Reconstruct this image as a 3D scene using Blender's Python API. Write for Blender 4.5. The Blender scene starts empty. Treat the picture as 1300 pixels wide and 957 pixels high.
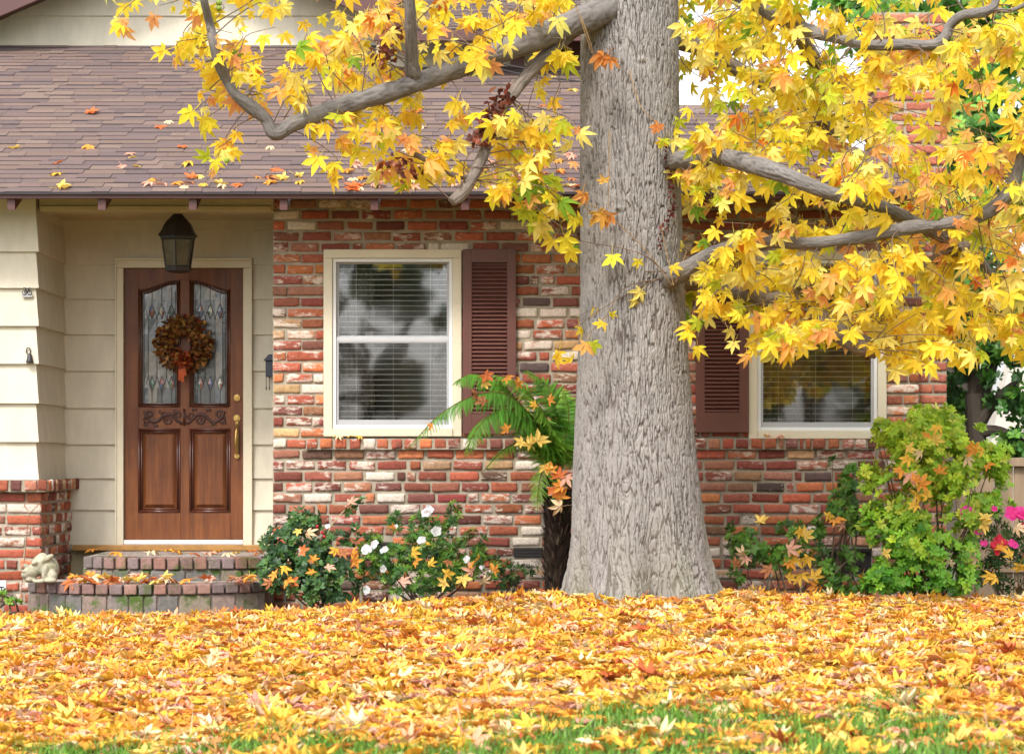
import bpy, math, random
import numpy as np
from mathutils import Vector, Matrix

R = np.random.RandomState(11)
random.seed(5)
sc = bpy.context.scene
COL = sc.collection
PI = math.pi
F = 2690.0            # focal length in photo pixels
CAMZ = 1.1            # camera height above the ground by the house
HOR = 580.0           # horizon row

def X(px, Y): return (px - 650.0) / F * Y
def Z(py, Y): return CAMZ + (HOR - py) / F * Y
def P(px, py, Y): return (X(px, Y), Y, Z(py, Y))

# ------------------------------------------------------------------ materials
def new_mat(name):
    m = bpy.data.materials.new(name); m.use_nodes = True
    nt = m.node_tree; nt.nodes.clear()
    out = nt.nodes.new('ShaderNodeOutputMaterial')
    return m, nt, out

def N(nt, t, **kw):
    n = nt.nodes.new(t)
    for k, v in kw.items(): setattr(n, k, v)
    return n

def ramp(nt, fac, stops):
    r = N(nt, 'ShaderNodeValToRGB')
    e = r.color_ramp.elements
    while len(e) < len(stops): e.new(0.5)
    for i, (p, c) in enumerate(stops):
        e[i].position = p
        e[i].color = (c, c, c, 1) if isinstance(c, (int, float)) else (*c, 1)
    nt.links.new(fac, r.inputs[0])
    return r.outputs[0]

def noise(nt, scale, detail=4, rough=.6, vec=None, stretch=None):
    n = N(nt, 'ShaderNodeTexNoise'); n.inputs['Scale'].default_value = scale
    n.inputs['Detail'].default_value = detail; n.inputs['Roughness'].default_value = rough
    if vec is None:
        g = N(nt, 'ShaderNodeNewGeometry'); vec = g.outputs['Position']
    if stretch:
        mp = N(nt, 'ShaderNodeMapping'); mp.inputs['Scale'].default_value = stretch
        nt.links.new(vec, mp.inputs[0]); vec = mp.outputs[0]
    nt.links.new(vec, n.inputs['Vector'])
    return n.outputs['Fac']

def mixc(nt, fac, a, b, mode='MIX'):
    m = N(nt, 'ShaderNodeMix', data_type='RGBA', blend_type=mode)
    for sock, val in ((m.inputs[0], fac), (m.inputs[6], a), (m.inputs[7], b)):
        if hasattr(val, 'links') or hasattr(val, 'is_linked'): nt.links.new(val, sock)
        elif isinstance(val, (int, float)): sock.default_value = val
        else: sock.default_value = (*val, 1)
    return m.outputs[2]

def bump(nt, h, strength, dist):
    b = N(nt, 'ShaderNodeBump'); b.inputs['Strength'].default_value = strength
    b.inputs['Distance'].default_value = dist
    nt.links.new(h, b.inputs['Height'])
    return b.outputs[0]

def finish(nt, out, col, rough=.7, nrm=None, metal=0, spec=.5, transl=0, coat=0):
    p = N(nt, 'ShaderNodeBsdfPrincipled')
    if hasattr(col, 'links') or hasattr(col, 'is_linked'): nt.links.new(col, p.inputs['Base Color'])
    else: p.inputs['Base Color'].default_value = (*col, 1)
    if isinstance(rough, (int, float)): p.inputs['Roughness'].default_value = rough
    else: nt.links.new(rough, p.inputs['Roughness'])
    p.inputs['Metallic'].default_value = metal
    p.inputs['Specular IOR Level'].default_value = spec
    if coat: p.inputs['Coat Weight'].default_value = coat; p.inputs['Coat Roughness'].default_value = .25
    if nrm: nt.links.new(nrm, p.inputs['Normal'])
    o = p.outputs[0]
    if transl:
        t = N(nt, 'ShaderNodeBsdfTranslucent')
        if hasattr(col, 'links') or hasattr(col, 'is_linked'): nt.links.new(col, t.inputs[0])
        else: t.inputs[0].default_value = (*col, 1)
        mx = N(nt, 'ShaderNodeMixShader'); mx.inputs[0].default_value = transl
        nt.links.new(o, mx.inputs[1]); nt.links.new(t.outputs[0], mx.inputs[2]); o = mx.outputs[0]
    nt.links.new(o, out.inputs[0])

def attr(nt):
    a = N(nt, 'ShaderNodeAttribute', attribute_name='col'); return a

def m_simple(name, col, rough=.6, var=.15, vscale=6, bs=0, bscale=60, metal=0, spec=.5, stretch=None, coat=0):
    m, nt, out = new_mat(name)
    lo = tuple(c * (1 - var) for c in col); hi = tuple(min(1, c * (1 + var)) for c in col)
    c = ramp(nt, noise(nt, vscale, 5, .6, stretch=stretch), [(.3, lo), (.7, hi)])
    nrm = bump(nt, noise(nt, bscale, 4, .6, stretch=stretch), bs, .004) if bs else None
    finish(nt, out, c, rough, nrm, metal, spec, 0, coat)
    return m

def m_attr(name, rough=.6, transl=0, var=.15, vscale=30, bs=0, bscale=60, spec=.4, stretch=None, metal=0):
    m, nt, out = new_mat(name)
    a = attr(nt)
    v = ramp(nt, noise(nt, vscale, 4, .6, stretch=stretch), [(.3, 1 - var), (.7, 1 + var if var < .0 else 1.0)])
    c = mixc(nt, 1.0, a.outputs['Color'], v, 'MULTIPLY')
    nrm = bump(nt, noise(nt, bscale, 4, .6, stretch=stretch), bs, .004) if bs else None
    finish(nt, out, c, rough, nrm, metal, spec, transl)
    return m

def m_brick():
    m, nt, out = new_mat('old brick')
    a = attr(nt)
    mott = ramp(nt, noise(nt, 38, 6, .7), [(.25, .55), (.5, 1.0), (.8, 1.35)])
    base = mixc(nt, 1.0, a.outputs['Color'], mott, 'MULTIPLY')
    dark = ramp(nt, noise(nt, 14, 5, .65), [(.60, 0.0), (.72, .7)])
    base = mixc(nt, dark, base, (.09, .045, .035))
    n2 = noise(nt, 22, 7, .68, stretch=(.55, .55, 1.3))
    th = N(nt, 'ShaderNodeMath', operation='ADD'); nt.links.new(n2, th.inputs[0]); nt.links.new(a.outputs['Alpha'], th.inputs[1])
    wf = ramp(nt, th.outputs[0], [(.845, 0.0), (.96, .9)])
    wc = ramp(nt, noise(nt, 60, 4), [(.3, (.46, .37, .30)), (.7, (.68, .60, .52))])
    base = mixc(nt, wf, base, wc)
    nrm = bump(nt, noise(nt, 90, 6, .7), .8, .005)
    finish(nt, out, base, .9, nrm, 0, .25)
    return m

def m_bark():
    m, nt, out = new_mat('grey bark')
    a = attr(nt)
    c0 = ramp(nt, noise(nt, 9, 6, .7, stretch=(1, 1, .25)), [(.25, .80), (.75, 1.08)])
    c = mixc(nt, 1.0, a.outputs['Color'], c0, 'MULTIPLY')
    fine = noise(nt, 150, 5, .75, stretch=(1, 1, .22))
    c = mixc(nt, 1.0, c, ramp(nt, fine, [(.3, .80), (.7, 1.08)]), 'MULTIPLY')
    nrm = bump(nt, fine, 1.0, .004)
    finish(nt, out, c, .92, nrm, 0, .2)
    return m

def m_wood():
    m, nt, out = new_mat('stained door wood')
    g = noise(nt, 26, 6, .65, stretch=(1, 1, .07))
    c = ramp(nt, g, [(.25, (.070, .020, .007)), (.5, (.135, .042, .012)), (.75, (.20, .068, .018))])
    c = mixc(nt, 1.0, c, ramp(nt, noise(nt, 3, 3), [(.3, .75), (.7, 1.1)]), 'MULTIPLY')
    finish(nt, out, c, .5, bump(nt, g, .15, .002), 0, .3, 0, .08)
    return m

def m_glass(name, ior=1.68, tint=(1, 1, 1)):
    m, nt, out = new_mat(name)
    fr = N(nt, 'ShaderNodeFresnel'); fr.inputs[0].default_value = ior
    t = N(nt, 'ShaderNodeBsdfTransparent'); t.inputs[0].default_value = (*tint, 1)
    g = N(nt, 'ShaderNodeBsdfGlossy'); g.inputs['Roughness'].default_value = .035
    g.inputs[0].default_value = (.95, .97, 1, 1)
    nt.links.new(bump(nt, noise(nt, 1.6, 2), .10, .02), g.inputs['Normal'])
    mx = N(nt, 'ShaderNodeMixShader')
    nt.links.new(fr.outputs[0], mx.inputs[0]); nt.links.new(t.outputs[0], mx.inputs[1]); nt.links.new(g.outputs[0], mx.inputs[2])
    nt.links.new(mx.outputs[0], out.inputs[0])
    return m

def m_mossy(name, base, moss=(.06, .12, .015), lo=.5):
    m, nt, out = new_mat(name)
    a = attr(nt)
    c = mixc(nt, 1.0, a.outputs['Color'], ramp(nt, noise(nt, 30, 6, .7), [(.25, .6), (.75, 1.2)]), 'MULTIPLY')
    c = mixc(nt, ramp(nt, noise(nt, 7, 6, .7), [(lo, 0.0), (lo + .1, .9)]), c, moss)
    finish(nt, out, c, .95, bump(nt, noise(nt, 70, 5, .7), .7, .006), 0, .2)
    return m

M = {}
M['brick'] = m_brick()
M['mortar'] = m_simple('lime mortar', (.305, .262, .20), .95, .22, 12, .9, 110, spec=.2)
M['bark'] = m_bark()
M['leaf'] = m_attr('autumn leaf', .65, .58, .08, 45, .2, 90, .2)
M['dryleaf'] = m_attr('fallen leaf', .6, .25, .16, 45, .3, 90, .3)
M['green'] = m_attr('shrub leaf', .48, .30, .22, 30, 0, 60, .38)
M['petal'] = m_attr('flower petal', .6, .35, .08, 40)
M['twig'] = m_simple('brown twig', (.13, .085, .055), .8, .3, 20)
M['shingle'] = m_attr('asphalt shingle', .85, 0, .28, 160, .8, 300, .35)
M['cream'] = m_simple('cream painted siding', (.52, .470, .365), .6, .10, 9, .5, 40, stretch=(1, 1, .35))
M['trim'] = m_simple('cream painted trim', (.56, .50, .37), .5, .05, 4, .15, 40)
M['white'] = m_simple('white vinyl', (.62, .62, .61), .35, .04, 3)
M['grey'] = m_simple('grey aluminium', (.34, .34, .35), .4, .05, 5)
M['fascia'] = m_simple('brown painted board', (.075, .022, .018), .5, .12, 5, .2, 40)
M['shutter'] = m_simple('brown painted shutter', (.100, .033, .024), .42, .10, 5, .2, 50)
M['soffit'] = m_simple('beige soffit paint', (.42, .34, .19), .6, .08, 4)
M['door'] = m_wood()
M['doordark'] = m_simple('dark carved wood', (.040, .010, .006), .4, .25, 30)
M['glass'] = m_glass('window glass')
M['leadglass'] = m_attr('leaded glass', .16, 0, .35, 18, .35, 25, .9)
M['lead'] = m_simple('lead came', (.07, .07, .075), .45, .1, 20, metal=.4)
M['brass'] = m_simple('aged brass', (.42, .27, .09), .35, .35, 30, metal=.9)
M['black'] = m_simple('black iron', (.022, .017, .017), .45, .3, 30, spec=.5)
M['smoke'] = m_simple('smoked lantern glass', (.085, .065, .04), .2, .3, 20, spec=.7)
M['navy'] = m_simple('navy painted metal', (.018, .025, .045), .4, .15, 20)
M['stone'] = m_mossy('weathered garden stone', None, (.16, .16, .07), .56)
M['step'] = m_mossy('mossy paver brick', None, (.06, .085, .02), .53)
M['steprise'] = m_mossy('mossy riser stone', None, (.05, .095, .012), .50)
M['interior'] = m_simple('dim room lining', (.16, .15, .14), .9, .3, 2)
M['blind'] = m_simple('pale blind slat', (.62, .60, .55), .5, .05, 5)
M['fence'] = m_simple('weathered fence wood', (.27, .19, .12), .8, .25, 8, .6, 40, stretch=(1, 1, .1))
M['stucco'] = m_simple('pale wall', (.62, .56, .49), .9, .08, 5, .5, 80)
M['soil'] = m_simple('garden soil', (.05, .034, .022), .95, .5, 14, 1, 60)
M['turf'] = m_simple('lawn soil and thatch', (.11, .10, .035), .95, .5, 14, 1, 60)
M['fern_trunk'] = m_attr('fern trunk fibre', .9, 0, .3, 60, .6, 100, .2)
M['ochre'] = m_simple('ochre stained sill wood', (.30, .15, .035), .5, .25, 12)
M['road'] = m_simple('asphalt', (.05, .05, .05), .9, .2, 20)

# ------------------------------------------------------------------ object helpers
def tag(o, label=None, cat=None, group=None, kind=None):
    if label: o['label'] = label
    if cat: o['category'] = cat
    if group: o['group'] = group
    if kind: o['kind'] = kind
    return o

def empty(name, loc, label, cat, group=None):
    o = bpy.data.objects.new(name, None); COL.objects.link(o); o.location = loc
    o.empty_display_size = .1
    return tag(o, label, cat, group)

def link(name, me, parent=None):
    o = bpy.data.objects.new(name, me); COL.objects.link(o)
    if parent is not None:
        o.parent = parent
        b = Vector((0, 0, 0)); q = parent
        while q is not None: b += q.location; q = q.parent
        o.location = -b          # geometry is authored in world coordinates; parents are never rotated
    return o

def np_mesh(name, V, Fc, mat, cols=None, smooth=False):
    V = np.asarray(V, dtype=np.float32); Fc = np.asarray(Fc, dtype=np.int32)
    me = bpy.data.meshes.new(name)
    n, k = Fc.shape
    me.vertices.add(len(V)); me.vertices.foreach_set('co', V.ravel())
    me.loops.add(n * k); me.loops.foreach_set('vertex_index', Fc.ravel())
    me.polygons.add(n); me.polygons.foreach_set('loop_start', np.arange(0, n * k, k, dtype=np.int32))
    if smooth: me.polygons.foreach_set('use_smooth', np.ones(n, dtype=bool))
    if cols is not None:
        cols = np.asarray(cols, dtype=np.float32)
        if cols.shape[1] == 3: cols = np.hstack([cols, np.ones((len(cols), 1), np.float32)])
        a = me.attributes.new('col', 'FLOAT_COLOR', 'POINT'); a.data.foreach_set('color', cols.ravel())
    me.update(calc_edges=True); me.validate()
    me.materials.append(mat)
    return me

class MB:
    def __init__(s): s.v = []; s.f = []; s.c = []; s.cur = (1, 1, 1, 1)
    def col(s, *c): s.cur = (*c, 1) if len(c) == 3 else tuple(c); return s
    def add(s, vs, fs):
        b = len(s.v); s.v += [tuple(v) for v in vs]; s.c += [s.cur] * len(vs)
        s.f += [tuple(i + b for i in f) for f in fs]; return s
    def box(s, x0, x1, y0, y1, z0, z1):
        x0, x1 = min(x0, x1), max(x0, x1); y0, y1 = min(y0, y1), max(y0, y1); z0, z1 = min(z0, z1), max(z0, z1)
        return s.add([(x0, y0, z0), (x1, y0, z0), (x1, y1, z0), (x0, y1, z0), (x0, y0, z1), (x1, y0, z1), (x1, y1, z1), (x0, y1, z1)],
                     [(0, 3, 2, 1), (4, 5, 6, 7), (0, 1, 5, 4), (1, 2, 6, 5), (2, 3, 7, 6), (3, 0, 4, 7)])
    def prism(s, poly, y0, y1):      # poly in (x, z), counter-clockwise seen from the camera (-y)
        n = len(poly)
        vs = [(x, y0, z) for x, z in poly] + [(x, y1, z) for x, z in poly]
        fs = [tuple(range(n)), tuple(range(2 * n - 1, n - 1, -1))]
        fs += [(i, i + n, (i + 1) % n + n, (i + 1) % n) for i in range(n)]
        return s.add(vs, fs)
    def prismx(s, poly, x0, x1):     # poly in (y, z)
        n = len(poly)
        vs = [(x0, y, z) for y, z in poly] + [(x1, y, z) for y, z in poly]
        fs = [tuple(range(n)), tuple(range(2 * n - 1, n - 1, -1))]
        fs += [(i, i + n, (i + 1) % n + n, (i + 1) % n) for i in range(n)]
        return s.add(vs, fs)
    def prismz(s, poly, z0, z1):     # poly in (x, y)
        n = len(poly)
        vs = [(x, y, z0) for x, y in poly] + [(x, y, z1) for x, y in poly]
        fs = [tuple(range(n - 1, -1, -1)), tuple(range(n, 2 * n))]
        fs += [(i, (i + 1) % n, (i + 1) % n + n, i + n) for i in range(n)]
        return s.add(vs, fs)
    def tube(s, pts, rad, seg=8, caps=True):
        V, Q = tube_np(pts, rad, seg)
        b = len(s.v); s.v += [tuple(v) for v in V]; s.c += [s.cur] * len(V)
        s.f += [tuple(int(i) + b for i in q) for q in Q]
        if caps:
            m = len(pts); s.f.append(tuple(b + i for i in range(seg - 1, -1, -1)))
            s.f.append(tuple(b + (m - 1) * seg + i for i in range(seg)))
        return s
    def lathe(s, prof, cx, cy, seg=16, ph=0):   # prof: (r, z)
        vs = []; m = len(prof)
        for r, z in prof:
            for k in range(seg):
                t = ph + 2 * PI * k / seg; vs.append((cx + r * math.cos(t), cy + r * math.sin(t), z))
        fs = [(i * seg + k, i * seg + (k + 1) % seg, (i + 1) * seg + (k + 1) % seg, (i + 1) * seg + k) for i in range(m - 1) for k in range(seg)]
        fs.append(tuple(range(seg - 1, -1, -1))); fs.append(tuple((m - 1) * seg + k for k in range(seg)))
        return s.add(vs, fs)
    def build(s, name, mat, parent=None, smooth=False, bevel=0):
        me = bpy.data.meshes.new(name); me.from_pydata(s.v, [], s.f); me.update()
        a = me.attributes.new('col', 'FLOAT_COLOR', 'POINT')
        a.data.foreach_set('color', np.array(s.c, dtype=np.float32).ravel())
        me.materials.append(mat)
        if smooth: me.polygons.foreach_set('use_smooth', [True] * len(me.polygons))
        o = link(name, me, parent)
        if bevel:
            b = o.modifiers.new('edge', 'BEVEL'); b.width = bevel; b.segments = 2; b.limit_method = 'ANGLE'
        return o

def frames(pts):
    pts = np.asarray(pts, float); n = len(pts)
    T = np.gradient(pts, axis=0); T /= np.linalg.norm(T, axis=1)[:, None] + 1e-9
    up = np.array([0, 0, 1.0]) if abs(T[0][2]) < .9 else np.array([1.0, 0, 0])
    A = np.cross(up, T[0]); A /= np.linalg.norm(A); As = [A]
    for i in range(1, n):
        A = A - T[i] * A.dot(T[i]); A /= np.linalg.norm(A) + 1e-9; As.append(A)
    As = np.array(As); Bs = np.cross(T, As)
    return pts, T, As, Bs

def tube_np(pts, rad, seg, disp=None):
    pts, T, A, B = frames(pts); n = len(pts)
    rad = np.broadcast_to(np.asarray(rad, float), (n,))
    th = np.linspace(0, 2 * PI, seg, endpoint=False)
    rr = np.repeat(rad[:, None], seg, 1)
    if disp is not None: rr = rr + disp
    V = pts[:, None, :] + rr[..., None] * (np.cos(th)[None, :, None] * A[:, None, :] + np.sin(th)[None, :, None] * B[:, None, :])
    V = V.reshape(-1, 3)
    i = np.arange(n - 1)[:, None] * seg; k = np.arange(seg)[None, :]; k2 = (k + 1) % seg
    Q = np.stack([i + k, i + k2, i + seg + k2, i + seg + k], -1).reshape(-1, 4)
    return V, Q

def spline(pts, n):
    pts = np.asarray(pts, float)
    Pp = np.vstack([2 * pts[0] - pts[1], pts, 2 * pts[-1] - pts[-2]])
    m = len(pts) - 1; out = []
    for t in np.linspace(0, m, n):
        i = min(int(t), m - 1); u = t - i
        a, b, c, d = Pp[i], Pp[i + 1], Pp[i + 2], Pp[i + 3]
        out.append(.5 * ((2 * b) + (-a + c) * u + (2 * a - 5 * b + 4 * c - d) * u * u + (-a + 3 * b - 3 * c + d) * u ** 3))
    return np.array(out)

_tab = R.rand(256, 256)
def vn(x, y, wrapx=None):
    xi = np.floor(x).astype(int); yi = np.floor(y).astype(int); fx = x - xi; fy = y - yi
    fx = fx * fx * (3 - 2 * fx); fy = fy * fy * (3 - 2 * fy)
    w = wrapx or 256
    a = _tab[xi % w % 256, yi % 256]; b = _tab[(xi + 1) % w % 256, yi % 256]
    c = _tab[xi % w % 256, (yi + 1) % 256]; d = _tab[(xi + 1) % w % 256, (yi + 1) % 256]
    return (a * (1 - fx) + b * fx) * (1 - fy) + (c * (1 - fx) + d * fx) * fy

def col_jit(c, n, s=.12):
    c = np.asarray(c, float)
    return np.clip(c * (1 + s * R.randn(n, 1)) * (1 + s * .5 * R.randn(n, 3)), .003, 1)

def pick(pal, w, n):
    w = np.array(w, float); w /= w.sum()
    idx = R.choice(len(pal), n, p=w)
    return np.array(pal)[idx]

# ------------------------------------------------------------------ scatter helper
def rotmats(axis_x, axis_z):
    z = axis_z / (np.linalg.norm(axis_z, axis=1)[:, None] + 1e-9)
    x = axis_x - z * (axis_x * z).sum(1)[:, None]; x /= np.linalg.norm(x, axis=1)[:, None] + 1e-9
    y = np.cross(z, x)
    return np.stack([x, y, z], 2)        # columns

def scatter(tmpls, pos, rot, scl, cols, name, mat, parent=None, smooth=False):
    Vs, Fs, Cs = [], [], []; b = 0
    n = len(pos); which = R.randint(0, len(tmpls), n)
    scl = np.asarray(scl, float)
    if scl.ndim == 1: scl = np.repeat(scl[:, None], 3, 1)
    for t, (tv, tf) in enumerate(tmpls):
        ix = np.where(which == t)[0]
        if not len(ix): continue
        v = tv[None] * scl[ix][:, None, :]
        v = np.einsum('nij,nkj->nki', rot[ix], v) + pos[ix][:, None, :]
        f = tf[None] + (np.arange(len(ix)) * len(tv))[:, None, None] + b
        Vs.append(v.reshape(-1, 3)); Fs.append(f.reshape(-1, tf.shape[1])); Cs.append(np.repeat(cols[ix], len(tv), 0))
        b += len(ix) * len(tv)
    me = np_mesh(name, np.vstack(Vs), np.vstack(Fs), mat, np.vstack(Cs), smooth)
    return link(name, me, parent)

# star leaf: blade in the xy plane, leaf stalk joins at the origin, middle lobe along +y
def star_leaf(seed, curl=.5, fold=.12, stalk=True, curlup=0):
    r = np.random.RandomState(seed)
    ang = [90, 90 + 50, 90 - 50, 90 + 108, 90 - 108]; L = [1.0, .92, .92, .66, .66]
    order = [3, 1, 0, 2, 4]
    ang = [ang[i] + r.uniform(-7, 7) for i in order]; L = [L[i] * r.uniform(.85, 1.1) for i in order]
    c = np.array([0, .16, 0.0])
    V = [c]; Fc = []
    def pt(a, d, z=0): return c + np.array([math.cos(math.radians(a)) * d, math.sin(math.radians(a)) * d, z])
    sin_ang = [ang[0] + 45] + [(ang[i] + ang[i + 1]) / 2 for i in range(4)] + [ang[4] - 45]
    sin_r = [.17] + [.33 * r.uniform(.85, 1.12) for _ in range(4)] + [.17]
    for i in range(6): V.append(pt(sin_ang[i], sin_r[i], fold * .5))
    for i in range(5):
        b = len(V); l = L[i]; w = r.uniform(.85, 1.15)
        V += [pt(ang[i], l * .45, -fold * .35), pt(ang[i] + 27 * w, l * .42, fold * .40), pt(ang[i] - 27 * w, l * .42, fold * .40), pt(ang[i] + 16 * w, l * .66, fold * .35), pt(ang[i] - 16 * w, l * .66, fold * .35), pt(ang[i] + r.uniform(-4, 4), l, 0)]
        sL, sR = 1 + i, 2 + i
        Fc += [(0, b + 1, sL), (0, b, b + 1), (b, b + 3, b + 1), (b, b + 5, b + 3), (0, sR, b + 2), (0, b + 2, b), (b, b + 2, b + 4), (b, b + 4, b + 5)]
    V = np.array(V)
    d = np.hypot(V[:, 0], V[:, 1] - .16)
    k = curl * r.uniform(.5, 1.3)
    V[:, 2] -= k * d ** 2 * (1 - 2 * (curlup > r.rand()))
    V[:, 2] += .12 * np.sin(V[:, 0] * 4 + r.rand() * 6) * d * r.uniform(.3, 1.2)
    if stalk:
        b = len(V); q = r.uniform(-.25, .25)
        V = np.vstack([V, [[-.014, .16, 0], [.014, .16, 0], [.012 + q * .4, -.35, .04], [-.012 + q * .4, -.35, .04], [q, -.8, .16], [0, .16, .02], [q * .4, -.35, .07]]])
        Fc += [(b, b + 3, b + 2), (b, b + 2, b + 1), (b + 3, b + 4, b + 2), (b + 5, b + 3, b), (b + 5, b + 6, b + 3), (b + 6, b + 4, b + 3)]
    V[:, :2] *= .62     # total width about 1
    return V, np.array(Fc)

LT = [star_leaf(i, [.15, .25, .4, .6][i % 4], [.06, .12, .2][i % 3]) for i in range(16)]                 # hanging leaves
LF = [star_leaf(30 + i, [.08, .15, .3, .2, .5][i % 5], [.1, .18, .26][i % 3], i % 3 > 0, .35) for i in range(26)]   # curled fallen leaves

# ------------------------------------------------------------------ brickwork
PAL = [(.36, .105, .065), (.46, .155, .075), (.25, .075, .058), (.17, .07, .06), (.45, .27, .16), (.60, .52, .43), (.32, .14, .10), (.10, .07, .07)]
PW = [30, 17, 24, 11, 5, 4, 19, 2]
def brick_cols(n):
    idx = R.choice(len(PAL), n, p=np.array(PW) / sum(PW))
    c = np.array(PAL)[idx] * np.array([.86, .84, .74]) * (1 + .16 * R.randn(n, 1)) * (1 + .06 * R.randn(n, 3))
    alpha = np.where(R.rand(n) < .55, R.uniform(.24, .44, n), R.uniform(0, .24, n))
    alpha = np.where(R.rand(n) < .04, .6, alpha)
    alpha = np.where(idx == 5, .55, alpha)
    return np.hstack([np.clip(c, .01, 1), alpha[:, None]])

def brick_tmpl():
    S = [-1, -.95, -.55, -.15, .25, .65, .95, 1]; T = [-1, -.86, -.3, .3, .86, 1]
    v = []; 
    for t in T:
        for s in S:
            e = (abs(s) == 1) + (abs(t) == 1)
            v.append((s * (1 - .012 * (e == 2)), t * (1 - .06 * (e == 2)), -1.0 if e == 2 else (-.62 if e else 0)))
    ns, ntt = len(S), len(T); f = []
    for j in range(ntt - 1):
        for i in range(ns - 1): f.append((j * ns + i, j * ns + i + 1, (j + 1) * ns + i + 1, (j + 1) * ns + i))
    ring = [i for i in range(ns)] + [(j + 1) * ns - 1 for j in range(1, ntt)] + [(ntt - 1) * ns + i for i in range(ns - 2, -1, -1)] + [j * ns for j in range(ntt - 2, 0, -1)]
    b = len(v)
    for r_ in ring: v.append((v[r_][0], v[r_][1], -3.5))
    m = len(ring)
    for i in range(m): f.append((ring[i], b + i, b + (i + 1) % m, ring[(i + 1) % m]))
    return np.array(v), np.array(f)
BT = brick_tmpl()

def bricks_np(lst, O, U, Wn, cols=None):
    """lst: (cu, cv, half length, half height) on the plane through O spanned by U and +z, Wn outward."""
    L = np.array(lst); n = len(L); tv, tf = BT
    v = np.repeat(tv[None], n, 0)
    edge = (v[:, :, 2] < -.1) & (v[:, :, 2] > -2)
    jit = R.randn(n, len(tv), 2) * np.array([.0022, .0018]) * edge[..., None]
    du = v[:, :, 0] * L[:, None, 2] + jit[..., 0] + R.randn(n, 1) * .002
    dv = v[:, :, 1] * L[:, None, 3] + jit[..., 1] + v[:, :, 0] * R.randn(n, 1) * .0016
    dw = v[:, :, 2] * .0085 + R.randn(n, len(tv)) * .0011 * (v[:, :, 2] > -2) + R.randn(n, 1) * .0035
    O = np.array(O, float); U = np.array(U, float); Wn = np.array(Wn, float)
    Pp = O + (L[:, None, 0] + du)[..., None] * U + (L[:, None, 1] + dv)[..., None] * np.array([0, 0, 1.]) + dw[..., None] * Wn
    ff = tf[None] + (np.arange(n) * len(tv))[:, None, None]
    flip = np.dot(np.cross(U, [0, 0, 1]), Wn) < 0
    ff = ff.reshape(-1, 4)
    if flip: ff = ff[:, ::-1]
    c = brick_cols(n) if cols is None else cols
    return Pp.reshape(-1, 3), ff, np.repeat(c, len(tv), 0)

def joinp(parts):
    Vs, Fs, Cs = [], [], []; b = 0
    for V, Fc, C in parts:
        Vs.append(V); Fs.append(Fc + b); Cs.append(C); b += len(V)
    return np.vstack(Vs), np.vstack(Fs), np.vstack(Cs)

def fill(u0, u1, v0, v1, openings=(), pitch=.0775, full=.215, j=.021, header=.09, bh=None):
    out = []; nrow = int(round((v1 - v0) / pitch)); pitch = (v1 - v0) / nrow; bh = (bh or (pitch - .0195)) / 2
    for r in range(nrow):
        vc = v0 + (r + .5) * pitch
        iv = [(u0, u1)]
        for (a, b, c, d) in openings:
            if vc + bh * .5 > c and vc - bh * .5 < d:
                nx = []
                for (p, q) in iv:
                    if b <= p or a >= q: nx.append((p, q)); continue
                    if a > p: nx.append((p, a))
                    if b < q: nx.append((b, q))
                iv = nx
        for (p, q) in iv:
            if q - p < .03: continue
            u = p; first = True
            while u < q - .02:
                l = full * R.uniform(.93, 1.05)
                if first and (r % 2): l = full * R.uniform(.40, .58)
                elif R.rand() < header: l = full * R.uniform(.30, .52)
                first = False
                if u + l > q - .05: l = q - u
                out.append((u + l / 2, vc + R.randn() * .0012, (l - j * R.uniform(.8, 1.2) * (0 if abs(u + l - q) < 1e-6 else 1)) / 2, bh * R.uniform(.95, 1.05)))
                u += l if abs(u + l - q) < 1e-6 else l + R.uniform(0, .003)
                if l == q - u: break
    return out

# ================================================================== HOUSE
YW = 15.0      # brick wall face
YD = 15.77     # porch back wall face
YP = 14.85     # siding pillar face
SL = .45       # roof slope
YE = 14.40; ZE = Z(244, YE)
def roofz(y): return ZE + SL * (y - YE)
house = empty('brick_house', (0, 15.6, 0), 'old brick and cream siding house with brown shingle roof behind the autumn tree', 'house')

xl, xr = X(345, YW), X(1166, YW)
W1 = (X(411, YW), X(586, YW), Z(554, YW), Z(317, YW))
W2 = (X(950, YW), X(1125, YW), Z(557, YW), Z(319, YW))
ztop = 2.93
# mortar wall (with real openings) and brick facing
wall = MB()
ym = YW + .012
def wallpiece(a, b, c, d): wall.box(a, b, ym, YW + .20, c, d)
wallpiece(xl + .006, W1[0] + .01, 0, ztop); wallpiece(W1[1] - .01, W2[0] + .01, 0, ztop); wallpiece(W2[1] - .01, xr, 0, ztop)
wallpiece(W1[0] + .01, W1[1] - .01, 0, W1[2] + .01); wallpiece(W1[0] + .01, W1[1] - .01, W1[3] - .01, ztop)
wallpiece(W2[0] + .01, W2[1] - .01, 0, W2[2] + .01); wallpiece(W2[0] + .01, W2[1] - .01, W2[3] - .01, ztop)
wo = wall.build('front_wall', M['mortar'], house)
zl0, zl1 = Z(571, YW), Z(556, YW)          # sill course
ops = [W1, W2, (X(388, YW), X(738, YW), zl0, zl1), (X(880, YW), X(1112, YW), zl0, zl1)]
v1 = [(X(652, YW), X(689, YW), Z(707, YW), Z(695, YW)), (X(482, YW), X(496, YW), Z(702, YW), Z(688, YW)), (X(1047, YW), X(1106, YW), Z(728, YW), Z(696, YW))]
bl = fill(xl, xr, 0, ztop, ops + v1)
parts = [bricks_np(bl, (0, YW, 0), (1, 0, 0), (0, -1, 0))]
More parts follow.
